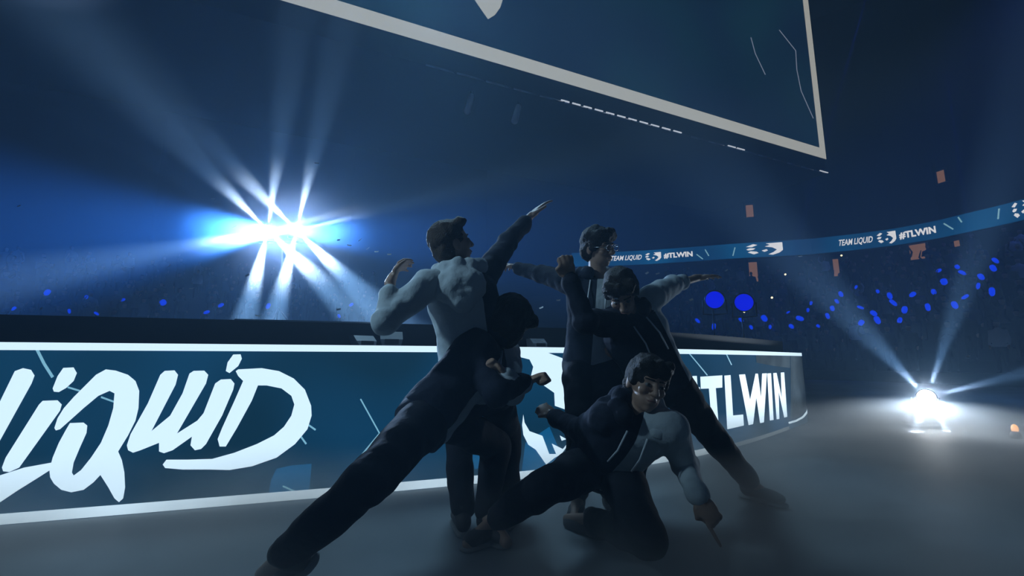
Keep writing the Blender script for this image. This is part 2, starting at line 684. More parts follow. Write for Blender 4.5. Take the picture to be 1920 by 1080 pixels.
def rail_mesh(pts, z0, z1, t0, t1):
    a, b = pushed(pts, t0), pushed(pts, t1)
    vs, fs = [], []
    for p, q in zip(a, b):
        vs += [(p.x, p.y, z0), (p.x, p.y, z1), (q.x, q.y, z1), (q.x, q.y, z0)]
    for i in range(len(a) - 1):
        o = 4 * i
        fs += [(o + j, o + 4 + j, o + 4 + (j + 1) % 4, o + (j + 1) % 4) for j in range(4)]
    fs += [(0, 1, 2, 3), tuple(4 * (len(a) - 1) + j for j in (3, 2, 1, 0))]
    return pd(vs, fs)


tag(link('top_border', local(led, rail_mesh(wl, WALL_H - 0.042, WALL_H, 0.001, 0.006)), M_ledwhite, led), 'glowing white line along the top edge')
s_w = path_hit(1345, 840, wl, LL)[0]
s_e = path_hit(1478, 790, wl, LL)[0]
bpts = [on_path(float(t), wl, LL)[0] for t in np.linspace(0, s_w, 70)]
tag(link('bottom_border', local(led, rail_mesh(bpts, 0.004, 0.056, 0.001, 0.006)), M_ledwhite, led), 'glowing white line along the floor')
bpts = [on_path(float(t), wl, LL)[0] for t in np.linspace(s_w, s_e, 16)]
tag(link('bottom_border', local(led, rail_mesh(bpts, 0.004, 0.040, 0.001, 0.006)), mat('led_dim_line', (0.1, 0.1, 0.1, 1), 0.5, emit=lin(96, 112, 122)), led), 'dimmer grey end of the line along the floor')
def led_art(name, polys, m=M_ledwhite, off=0.004):
    return link(name, local(led, sheet([[path_hit(x, y, wl, LL) for x, y in q] for q in polys], wl, LL, off)), m, led)


def ribbon_px_poly(pts, w):
    return [seg_poly(p, q, w) for p, q in zip(pts, pts[1:])]


led_art('end_border', ribbon_px_poly([(1508, 657), (1511, 690), (1514, 730), (1516, 758), (1513, 772), (1505, 782), (1492, 789), (1478, 793)], 3.6))
led_art('cover_glare', [[(1482, 664), (1509, 664), (1513, 730), (1513, 766), (1502, 780), (1482, 788)]], M_cover, 0.003)  # reflection on the clear cover, put in as a grey plate
led_art('cover_glare', [[(1416, 662), (1481, 664), (1481, 690), (1450, 686), (1418, 680)]], M_cover, 0.003)  # grey patch standing in for the reflection above the letters


def z6(pts):
    return [(x / 2.1594, 580 + y / 2.1594) for x, y in pts]


led_art('letter_l', [z6([(-120, 640), (-60, 500), (62, 250), (95, 238), (128, 245), (142, 268), (130, 300), (0, 535), (-60, 640), (-80, 690),
                         (0, 672), (100, 640), (210, 620), (205, 650), (150, 685), (70, 735), (0, 782), (-80, 815), (-130, 790), (-140, 720)])])
led_art('letter_i', [z6([(215, 320), (235, 270), (258, 237), (300, 235), (313, 258), (300, 290), (270, 318), (240, 335), (220, 333)]),
                     z6([(10, 640), (25, 600), (160, 385), (175, 370), (235, 368), (252, 385), (245, 410), (80, 640), (40, 658), (15, 655)])])
led_art('letter_q', [z6([(222, 480), (235, 440), (260, 400), (300, 355), (390, 265), (430, 243), (470, 248), (520, 265), (550, 290), (565, 330),
                         (562, 400), (550, 450), (520, 510), (480, 575), (495, 610), (505, 660), (508, 720), (500, 765), (483, 780), (465, 765),
                         (440, 720), (408, 670), (380, 700), (340, 730), (290, 740), (250, 730), (220, 705), (205, 680), (202, 650), (215, 600),
                         (240, 540), (270, 485), (285, 460), (340, 458), (355, 470), (352, 500), (325, 560), (300, 620), (293, 660), (300, 672),
                         (330, 650), (370, 600), (410, 540), (440, 470), (460, 400), (465, 340), (445, 330), (400, 350), (340, 400), (290, 445),
                         (245, 485), (228, 490)])])
led_art('letter_u', [z6([(515, 550), (530, 505), (600, 380), (650, 265), (668, 249), (708, 247), (722, 265), (712, 305), (615, 492), (690, 430),
                         (740, 340), (768, 260), (785, 249), (828, 248), (844, 265), (835, 300), (718, 502), (800, 450), (825, 420), (872, 300),
                         (895, 284), (935, 282), (950, 300), (945, 325), (900, 430), (835, 545), (815, 565), (790, 570), (772, 550), (778, 515),
                         (700, 570), (665, 582), (645, 575), (645, 540), (570, 570), (540, 580), (520, 570)]),
                     z6([(915, 250), (922, 215), (945, 183), (975, 182), (980, 200), (965, 230), (930, 258)])])
led_art('letter_d', [z6([(955, 250), (965, 243), (1060, 238), (1130, 250), (1190, 280), (1235, 325), (1260, 390), (1262, 430), (1245, 485),
                         (1195, 545), (1120, 600), (1020, 635), (930, 650), (850, 648), (740, 648), (670, 642), (660, 628), (675, 608), (760, 608),
                         (860, 605), (950, 580), (1040, 545), (1110, 510), (1150, 475), (1180, 430), (1192, 385), (1180, 350), (1140, 320),
                         (1080, 308), (1045, 308), (1020, 370), (960, 480), (915, 555), (890, 555), (882, 525), (900, 480), (950, 370), (985, 290), (965, 270)])])
for (a, b, c, d) in [(150, 160, 180, 220), (180, 220, 215, 275), (275, 315, 325, 330), (410, 355, 465, 375), (1245, 465, 1278, 488), (1215, 510, 1240, 545),
                     (1145, 715, 1255, 765)]:
    (p, q) = z6([(a, b), (c, d)])
    led_art('thin_line', [seg_poly(p, q, 3.5 if a > 180 else 6.0)], M_ledline, 0.003)
led_art('thin_line', [seg_poly((612, 932), (712, 812), 2.6), seg_poly((712, 813), (676, 748), 2.6)], M_ledline, 0.003)
led_art('blue_patch', [z6([(1085, 765), (1098, 690), (1120, 645), (1180, 632), (1262, 625), (1250, 765)])], M_ledblue, 0.002)
led_art('blue_patch', [[(975, 905), (985, 830), (1030, 800), (1060, 870), (1020, 893)]], M_ledblue, 0.002)
led_art('blue_patch', [[(870, 800), (905, 780), (950, 860), (890, 880)]], M_ledblue, 0.002)


def z5(pts):
    return [(960 + x / 4.32, 630 + y / 4.32) for x, y in pts]


def z8(pts):
    return [(1200 + x / 3.856, 600 + y / 3.856) for x, y in pts]


led_art('emblem', [z5([(-60, 118), (150, 118), (260, 125), (420, 185), (520, 230), (540, 420), (500, 620), (345, 565), (340, 460), (240, 390),
                       (150, 330), (170, 250), (140, 190), (60, 170)]),
                   z5([(90, 635), (100, 700), (140, 770), (245, 808), (300, 955), (355, 955), (320, 870), (410, 915), (470, 840), (455, 785),
                       (545, 805), (480, 840), (420, 925), (400, 955), (345, 985), (275, 1040), (190, 920), (130, 880), (90, 800), (80, 720)]),
                   z5([(385, 805), (440, 835), (400, 848)]), [(942, 690), (947, 674), (957, 698)]])
led_art('letter_hash', [z8([(300, 410), (332, 408), (352, 720), (322, 725)]), z8([(376, 405), (408, 404), (428, 705), (398, 710)]),
                        z8([(270, 500), (430, 485), (432, 545), (272, 560)]), z8([(272, 620), (436, 600), (438, 650), (274, 672)])])
led_art('letter_t', [z8([(433, 410), (592, 400), (592, 488), (545, 492), (568, 790), (520, 797), (495, 495), (437, 497)])])
led_art('letter_l', [z8([(607, 402), (652, 398), (670, 690), (743, 683), (748, 762), (628, 790)])])
led_art('letter_w', [z8([(713, 395), (757, 392), (793, 575), (832, 388), (850, 388), (872, 560), (880, 387), (914, 385), (893, 740), (865, 745),
                         (838, 560), (815, 752), (782, 760)])])
led_art('letter_i', [z8([(917, 387), (945, 384), (963, 722), (936, 727)])])
led_art('letter_n', [z8([(960, 384), (985, 382), (1022, 560), (1015, 380), (1040, 378), (1062, 700), (1040, 705), (1000, 520), (1005, 715), (985, 718)])])
for (a, b, c, d) in [(345, 232, 485, 400), (618, 238, 660, 325)]:
    (p, q) = z8([(a, b), (c, d)])
    led_art('thin_line', [seg_poly(p, q, 2.0)], M_ledline, 0.003)

# black stage body behind the LED front, a little higher than it
DECK = 1.10
sb_pts = pushed(front, -0.22)
bk0 = Vector((sb_pts[0].x - 0.6, sb_pts[0].y + stage_depth))
bk1 = Vector((sb_pts[-1].x - 2.6, sb_pts[-1].y + stage_depth * 0.62))
ring = sb_pts + [bk1, bk0]
n = len(ring)
vs = [(p.x, p.y, 0) for p in ring] + [(p.x, p.y, DECK) for p in ring]
fs = [(i, (i + 1) % n, n + (i + 1) % n, n + i) for i in range(n)]
bm = bmesh.new()
vv = [bm.verts.new(v) for v in vs]
for f in fs:
    bm.faces.new([vv[i] for i in f])
for t in tessellate_polygon([[Vector((p.x, p.y, 0)) for p in ring]]):
    bm.faces.new([vv[n + i] for i in t])
bmesh.ops.recalc_face_normals(bm, faces=bm.faces)
sx = empty('stage', (0, 6, 0))
tag(sx, 'black raised stage block behind the LED front', 'stage')
link('deck_block', local(sx, bm_mesh(bm)), M_black, sx)
bm = bmesh.new()
a, b = wl, pushed(wl, -0.22)
va = [bm.verts.new((p.x, p.y, WALL_H)) for p in front]
vb = [bm.verts.new((p.x, p.y, WALL_H)) for p in sb_pts]
for i in range(len(va) - 1):
    bm.faces.new((va[i], va[i + 1], vb[i + 1], vb[i]))
link('front_ledge', local(sx, bm_mesh(bm)), M_black, sx)
# bright edge strip on the deck
pa = [on_path(LLs, sb_pts[:len(wl)], spath(sb_pts[:len(wl)]))[0] for LLs in np.linspace(path_hit(440, 606, sb_pts[:len(wl)], spath(sb_pts[:len(wl)]))[0],
                                                                                       path_hit(700, 606, sb_pts[:len(wl)], spath(sb_pts[:len(wl)]))[0], 10)]
link('edge_strip', local(sx, rail_mesh(pa, DECK - 0.004, DECK + 0.006, 0.0, 0.012)), M_alu, sx)

# small wedge monitors on the ledge
M_grey = mat('monitor_grey', (0.22, 0.25, 0.28, 1), 0.5, noise=0.2)


def wedge(px, py, w, h, lab, tilt=0.0):
    s, z = path_hit(px, py, sb_pts[:len(wl)], spath(sb_pts[:len(wl)]))
    p, d = on_path(s, sb_pts[:len(wl)], spath(sb_pts[:len(wl)]))
    nn = Vector((d.y, -d.x))
    p = p + nn * 0.11
    root = empty('floor_monitor', (p.x, p.y, WALL_H))
    root.rotation_euler = (0, 0, math.atan2(d.y, d.x) + tilt)
    tag(root, lab, 'monitor')
    k = 0.5
    prof = [(-0.08, 0), (0.08, 0), (0.08, h), (0.0, h), (-0.06, h * 0.45)]
    vs = [(-w / 2 * (0.82 if z_ < h * 0.4 else 1.0), y, z_) for y, z_ in prof] + [(w / 2 * (0.82 if z_ < h * 0.4 else 1.0), y, z_) for y, z_ in prof]
    m_ = len(prof)
    fs = [(i, (i + 1) % m_, m_ + (i + 1) % m_, m_ + i) for i in range(m_)] + [tuple(reversed(range(m_))), tuple(range(m_, 2 * m_))]
    link('cabinet', pd(vs, fs), M_grey, root)
    bm = bmesh.new()
    box(bm, (0, -0.074, h * 0.28), (w * 0.62, 0.006, h * 0.36), None, 0.002)
    link('grille', bm_mesh(bm), M_black, root)


wedge(732, 622, 0.15, 0.10, 'pale grey wedge monitor on the stage ledge beside the pointing dancer')
wedge(682, 622, 0.14, 0.07, 'low tilted grey wedge monitor on the stage ledge, next to a taller one', 0.4)
wedge(996, 622, 0.12, 0.07, 'small grey wedge monitor on the ledge behind the bob-haired dancer')

# ------------------------------------------------------------------ hanging screen
HJ = 9.0
J1 = G(1549, 325, HJ)
J2 = G(760, 111, HJ)
dj = (J1 - J2).normalized()
dj = Vector((dj.x, dj.y, 0)).normalized()
nj = Vector((dj.y, -dj.x, 0))                          # towards the camera
bj = -nj


def JP(px, py, off=0.0):
    r = ray(px, py)
    o = Vector((0, 0, CAMH))
    t = (J1 + nj * off - o).dot(nj) / r.dot(nj)
    return o + r * t


jb = empty('hanging_screen', tuple(J1))
tag(jb, 'huge dark hanging scoreboard screen with a pale border over the stage', 'screen')
LJ, DJ, TJ = 30.0, 6.0, 12.5
bm = bmesh.new()
c = J1 - dj * (LJ / 2) + bj * (DJ / 2) + Vector((0, 0, TJ / 2))
Rj = Matrix((dj, bj, Vector((0, 0, 1)))).transposed().to_4x4()
box(bm, c, (LJ, DJ, TJ), Rj)
link('casing', local(jb, bm_mesh(bm)), mat('hanging_casing', (0.005, 0.007, 0.011, 1), 0.7, spec=0.15), jb)


def jpoly(name, polys, m, off):
    bm = bmesh.new()
    for q in polys:
        vv = [bm.verts.new(p if isinstance(p, Vector) else JP(p[0], p[1], off)) for p in q]
        bm.faces.new(vv)
    bmesh.ops.recalc_face_normals(bm, faces=bm.faces)
    return link(name, local(jb, bm_mesh(bm)), m, jb)


cb = JP(1549, 299, 0.01)      # lower outer corner of the border
ci = JP(1536, 277, 0.01)
lo_l = cb - dj * (LJ - 0.6)
zi = ci.z
top = HJ + TJ - 0.3
wb = (cb - ci).dot(dj)
oi = nj * 0.012
jpoly('picture', [[lo_l + Vector((0, 0, 0.02)) + oi * -0.3, cb + Vector((0, 0, 0.02)) - oi * 0.3, Vector((cb.x, cb.y, top)) - oi * 0.3,
                   Vector((lo_l.x, lo_l.y, top)) - oi * 0.3]], M_jumbo, 0)
hb = JP(700, 30, 0.01).z - JP(700, 60, 0.01).z
jpoly('border', [[lo_l + oi, cb + oi, cb + oi - dj * wb + Vector((0, 0, hb)), lo_l + oi + Vector((0, 0, hb))]], M_jumboframe, 0)
jpoly('border', [[cb + oi, Vector((cb.x, cb.y, top)) + oi, Vector((cb.x, cb.y, top)) + oi - dj * wb, cb + oi - dj * wb + Vector((0, 0, hb))]], M_jumboframe, 0)
jpoly('emblem', [[(890, 0), (905, 22), (915, 36), (928, 28), (938, 14), (943, -2), (946, -40), (870, -30)]], M_jumboframe, 0.02)
for q in [[(1408, 70), (1416, 100), (1435, 140)], [(1461, 56), (1492, 95), (1494, 130), (1502, 170), (1525, 222)]]:
    jpoly('thin_line', [seg_poly(p, r, 1.6) for p, r in zip(q, q[1:])], M_jumboline, 0.02)
# lower edge rail with clips, and the lamps under the scoreboard
for k in range(20):
    a = J1 - dj * (0.05 + k * 0.9) + nj * 0.03 + Vector((0, 0, -0.02))
    b = a - dj * 0.82
    link('edge_rail', local(jb, tube_mesh([a, b], 0.032, 8)), M_alu, jb)
M_glint = mat('edge_glint_glow', (0.1, 0.1, 0.1, 1), 0.4, emit=lin(190, 205, 225), estr=0.9)  # glints on the metal rail, put in as glowing dashes
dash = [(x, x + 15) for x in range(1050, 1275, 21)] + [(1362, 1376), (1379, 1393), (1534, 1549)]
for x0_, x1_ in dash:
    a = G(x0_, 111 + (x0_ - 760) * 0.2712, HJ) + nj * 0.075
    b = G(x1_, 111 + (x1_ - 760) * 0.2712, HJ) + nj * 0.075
    link('edge_glint', local(jb, tube_mesh([a, b], 0.022, 6)), M_glint, jb)
for (px, py) in [(884, 172), (972, 192)]:
    p = G(px, py, HJ - 0.04)
    root = empty('hanging_lamp', tuple(p))
    tag(root, 'slim grey lamp hanging under the scoreboard, one of a pair', 'lamp', 'lamps under the scoreboard')
    bm = bmesh.new()
    capsule(bm, (0, 0, 0.0), 0.03, (0, 0, -0.15), 0.03, 10, 6)
    link('stem', bm_mesh(bm, smooth=True), M_blackmetal, root)
    bm = bmesh.new()
    capsule(bm, (0, 0, -0.15), 0.09, (-0.12, 0, -0.62), 0.12, 14, 8)
    link('lamp_body', bm_mesh(bm, smooth=True), mat('lamp_body_pale', (0.7, 0.72, 0.75, 1), 0.4), root)


# ------------------------------------------------------------------ lamps, with added beams that draw the lens starburst
def lamp_head(root, p, aim, r=0.11, lens=M_lens):
    """can + lens + yoke, in the root's local space"""
    o = Vector(root.location)
    d = (aim - p).normalized()
    q = d.to_track_quat('Z', 'Y')
    bm = bmesh.new()
    prof = [(-0.30, 0.05), (-0.27, 0.085), (-0.10, r), (0.0, r * 1.06), (0.02, r * 1.06), (0.02, r * 0.96), (-0.015, r * 0.94)]
    rows = []
    for z, rr in prof:
        rows.append([bm.verts.new(p - o + q @ Vector((rr * math.cos(t), rr * math.sin(t), z))) for t in np.linspace(0, 2 * math.pi, 20, endpoint=False)])
    for a, b in zip(rows, rows[1:]):
        for j in range(20):
            k = (j + 1) % 20
            bm.faces.new((a[j], a[k], b[k], b[j]))
    bm.faces.new(list(reversed(rows[0])))
    can = link('housing', bm_mesh(bm, smooth=True), M_blackmetal, root)
    bm = bmesh.new()
    bmesh.ops.create_circle(bm, cap_ends=True, radius=r * 0.93, segments=24, matrix=Matrix.Translation(p - o + d * -0.012) @ q.to_matrix().to_4x4())
    link('lens', bm_mesh(bm), lens, root)
    side = d.cross(Vector((0, 0, 1))).normalized()
    up = side.cross(d)
    pts = [p - o + side * (r + 0.03) - d * 0.12, p - o + side * (r + 0.03) - up * (r + 0.08) - d * 0.12, p - o - up * (r + 0.09) - d * 0.12,
           p - o - side * (r + 0.03) - up * (r + 0.08) - d * 0.12, p - o - side * (r + 0.03) - d * 0.12]
    link('yoke', tube_mesh(pts, 0.014, 8), M_blackmetal, root)


def star_beams(root, p, rays, w):  # added spots imitating the starburst rays round a lamp
    for (tx, ty, td, ang, k) in rays:
        t = P(tx, ty, td)
        add_light('beam', 'SPOT', p + (t - p).normalized() * (0.46 if td > DL + 1 else 0.16), w * k, (0.50, 0.69, 1.0), t, root, spot_size=math.radians(ang), spot_blend=1.0, shadow_soft_size=0.02)


DL = 9.6
lamp_px = [(502, 432), (556, 432)]
base_c = P(529, 432, DL)
tw = empty('light_tower', (base_c.x, base_c.y, DECK + 0.002))
tag(tw, 'black light tower with two blazing white lamps behind the stage', 'stage light')
# tripod, mast, crossbar
zb = base_c.z - 0.24 - DECK
link('mast', tube_mesh([(0, 0.12, 0.06), (0, 0.12, zb)], 0.03, 10), M_blackmetal, tw)
for a in (0.5, 2.6, 4.7):
    link('leg', tube_mesh([(0, 0.12, 0.85), (0.6 * math.cos(a), 0.12 + 0.6 * math.sin(a), 0.02)], 0.018, 8), M_blackmetal, tw)
link('crossbar', tube_mesh([(-0.55, 0.12, zb), (0.55, 0.12, zb)], 0.025, 8), M_blackmetal, tw)
AIM = Vector((0.1, 1.6, 0.9))
for i, (px, py) in enumerate(lamp_px):
    p = P(px, py, DL)
    lamp_head(tw, p, AIM, 0.12)
    dirv = (AIM - p).normalized()
    q = p + dirv * 0.03
    # broad blue flood, and the white core of the lamp that rims the dancers
    add_light('blue_flood', 'SPOT', q, KEY_W, (0.07, 0.32, 1.0), AIM + Vector((0, 0, -0.6)), tw, spot_size=math.radians(95), spot_blend=1.0, shadow_soft_size=0.10)
    add_light('white_core', 'SPOT', q, CORE_W, (0.50, 0.74, 1.0), AIM, tw, spot_size=math.radians(25), spot_blend=1.0, shadow_soft_size=0.10)
    add_light('lamp_glow', 'SPOT', q, GLOW_W, (0.34, 0.55, 1.0), AIM, tw, spot_size=math.radians(172), spot_blend=0.3, shadow_soft_size=0.10)
    x0, y0 = px, py
    star_beams(tw, q, [(x0 - 150, y0 - 150, DL - 0.35, 19, 0.18), (x0 + 22 + 14 * i, y0 - 160, DL - 0.35, 16, 0.17), (x0 + 190, y0 - 45, DL - 0.4, 9, 0.10),
                  (x0 + 130, y0 + 125, DL - 0.8, 16, 0.8), (x0 - 40, y0 + 160, DL - 0.8, 17, 0.7), (x0 - 190, y0 + 35, DL - 0.9, 15, 0.35)], STAR_W)

for tx, ty, td, k, a in [(60, 450, 8.4, 1.1, 50), (880, 450, 9.0, 0.5, 34)]:
    add_light('blue_flood', 'SPOT', P(529, 432, DL - 0.15), SIDE_W * k, (0.05, 0.26, 1.0), P(tx, ty, td), tw, spot_size=math.radians(a), spot_blend=1.0, shadow_soft_size=0.05)

p2 = P(1737, 745, 6.0)
fl = empty('floor_light', (p2.x, p2.y, 0))
tag(fl, 'blazing white lamp on the floor past the end of the stage', 'stage light')
aim2 = Vector((1.2, 0.3, 0.9))
lamp_head(fl, p2, aim2, 0.10)
bm = bmesh.new()
box(bm, (0, 0.12, 0.02), (0.34, 0.26, 0.04), None, 0.01)
link('base_plate', bm_mesh(bm), M_blackmetal, fl)
link('stem', tube_mesh([(0.02, 0.14, 0.03), (0.02, 0.12, max(0.06, p2.z - 0.19))], 0.02, 8), M_blackmetal, fl)
q2 = p2 + (aim2 - p2).normalized() * 0.03
add_light('lamp_glow', 'SPOT', q2, 200.0, (0.62, 0.80, 1.0), aim2, fl, spot_size=math.radians(150), spot_blend=0.9, shadow_soft_size=0.08)
star_beams(fl, q2, [(1800, 560, 5.4, 15, 0.8), (1610, 610, 5.4, 15, 0.8), (1920, 700, 5.5, 15, 0.8), (1690, 880, 5.2, 12, 0.25), (1830, 900, 5.2, 13, 0.25)], 5000.0)

# two blue lamps on stands on the deck
for k, (px, py) in enumerate([(1340, 562), (1395, 567)]):
    p = P(px, py, 7.4)
    root = empty('blue_wash_lamp', (p.x, p.y, DECK + 0.003))
    tag(root, 'round blue wash lamp glowing on a thin stand at the back of the stage', 'stage light', 'blue lamps on the stage')
    link('stand', tube_mesh([(0, 0.1, 0.0), (0, 0.1, p.z - DECK - 0.16)], 0.012, 8), M_blackmetal, root)
    bm = bmesh.new()
    box(bm, (0, 0.1, 0.012), (0.3, 0.3, 0.024), None, 0.006)
    link('base_plate', bm_mesh(bm), M_blackmetal, root)
    lamp_head(root, p, Vector((0.5, 0, 1.2)), 0.15, M_bluelens)

# small amber marker lamp on the floor
p = G(1903, 806, 0.09)
root = empty('marker_lamp', (p.x, p.y, 0))
tag(root, 'small amber marker lamp standing on the foggy floor', 'lamp')
bm = bmesh.new()
capsule(bm, (0, 0, 0.02), 0.05, (0, 0, 0.04), 0.045, 14, 8)
link('base', bm_mesh(bm, smooth=True), M_black, root)
bm = bmesh.new()
ellipsoid(bm, (0, 0, 0.10), (0.03, 0.03, 0.05))
link('globe', bm_mesh(bm, smooth=True), mat('amber_glow', (0.5, 0.3, 0.1, 1), 0.4, emit=(1.0, 0.45, 0.1, 1), estr=1.6), root)

# ------------------------------------------------------------------ dancers
def two_tone():
    m = mat('hoodie_two_tone', (0.5, 0.5, 0.5, 1), 0.85, spec=0.12, bump=0.3, bscale=26)
    nt = m.node_tree
    a = nt.nodes.new('ShaderNodeAttribute')
    a.attribute_name = 'half'
    g = nt.nodes.new('ShaderNodeMath')
    g.operation = 'GREATER_THAN'
    g.inputs[1].default_value = 0.0
    nt.links.new(a.outputs['Fac'], g.inputs[0])
    mx = nt.nodes.new('ShaderNodeMixRGB')
    mx.inputs['Color1'].default_value = (0.018, 0.024, 0.040, 1)
    mx.inputs['Color2'].default_value = (0.46, 0.52, 0.56, 1)
    nt.links.new(g.outputs[0], mx.inputs['Fac'])
    nt.links.new(mx.outputs['Color'], nt.nodes['Principled BSDF'].inputs['Base Color'])
    return m


M_hoodie = two_tone()


def along(parent, px, py, L, sgn):
    """the point on a pixel's ray at distance L from parent: sgn +1 the farther, -1 the nearer, 0 the closest"""
    r = ray(px, py).normalized()
    o = Vector((0, 0, CAMH))
    w = parent - o
    t0 = w.dot(r)
    h2 = L * L - (w - r * t0).length_squared
    if h2 <= 0 or sgn == 0:
        return o + r * t0
    return o + r * (t0 + sgn * math.sqrt(h2))


def frame3(f, up):
    f = f.normalized()
    r = f.cross(up).normalized()
    u = r.cross(f).normalized()
    return r, f, u


def hand(bm, w, tip, n, thumb_sgn, pose, s=1.0):
    """a palm, four jointed fingers and a thumb; w wrist, tip the direction of the hand, n out of the back of the hand"""
    d = (tip - w).normalized()
    n = (n - d * n.dot(d)).normalized()
    t = d.cross(n).normalized() * thumb_sgn
    Mf = Matrix((t, d, n)).transposed()
    capsule(bm, w - d * 0.03 * s, 0.025 * s, w + d * 0.02 * s, 0.024 * s, 12, 8)
    ellipsoid(bm, w + d * 0.05 * s, (0.042 * s, 0.056 * s, 0.016 * s), Mf, 14, 10)
    ellipsoid(bm, w + d * 0.035 * s + t * 0.02 * s - n * 0.006 * s, (0.020 * s, 0.034 * s, 0.016 * s), Mf, 12, 8)
    if pose in ('fist', 'point'):
        ellipsoid(bm, w + d * 0.078 * s - n * 0.024 * s, (0.038 * s, 0.034 * s, 0.026 * s), Mf, 12, 8)
    curls = {'open': (8, 10, 8), 'relaxed': (25, 35, 25), 'fist': (75, 95, 70), 'point': (75, 95, 70)}[pose]
    lens = [0.072, 0.080, 0.075, 0.060]
    for i in range(4):
        off = (0.030 - 0.020 * i)
        b = w + d * (0.098 - 0.004 * abs(i - 1)) * s + t * off * s
        cu = (4, 5, 5) if (pose == 'point' and i == 0) else curls
        a = 0.0
        spread = (1.5 - i) * (0.10 if pose == 'open' else 0.03)
        dd = (d + t * spread).normalized()
        p = b
        for k, fr in enumerate((0.45, 0.32, 0.23)):
            a += math.radians(cu[k])
            v = dd * math.cos(a) - n * math.sin(a)
            q = p + v * lens[i] * fr * s * (1.12)
            capsule(bm, p, (0.0098 - 0.0009 * k) * s, q, (0.0092 - 0.0010 * k) * s, 10, 6)
            p = q
    # thumb leaves the side of the palm near its base
    b = w + d * 0.030 * s + t * 0.034 * s
    if pose in ('fist', 'point'):
        v1, v2 = (d * 0.7 + t * 0.35 - n * 0.5).normalized(), (d * 0.45 - t * 0.75 - n * 0.45).normalized()
    elif pose == 'open':
        v1, v2 = (d * 0.65 + t * 0.75 - n * 0.1).normalized(), (d * 0.85 + t * 0.5 - n * 0.15).normalized()
    else:
        v1, v2 = (d * 0.75 + t * 0.55 - n * 0.35).normalized(), (d * 0.9 + t * 0.15 - n * 0.4).normalized()
    m1 = b + v1 * 0.038 * s
    capsule(bm, b, 0.0135 * s, m1, 0.0115 * s, 10, 6)
    capsule(bm, m1, 0.0112 * s, m1 + v2 * 0.034 * s, 0.009 * s, 10, 6)


def mid(a, b, t=0.5):
    return a + (b - a) * t


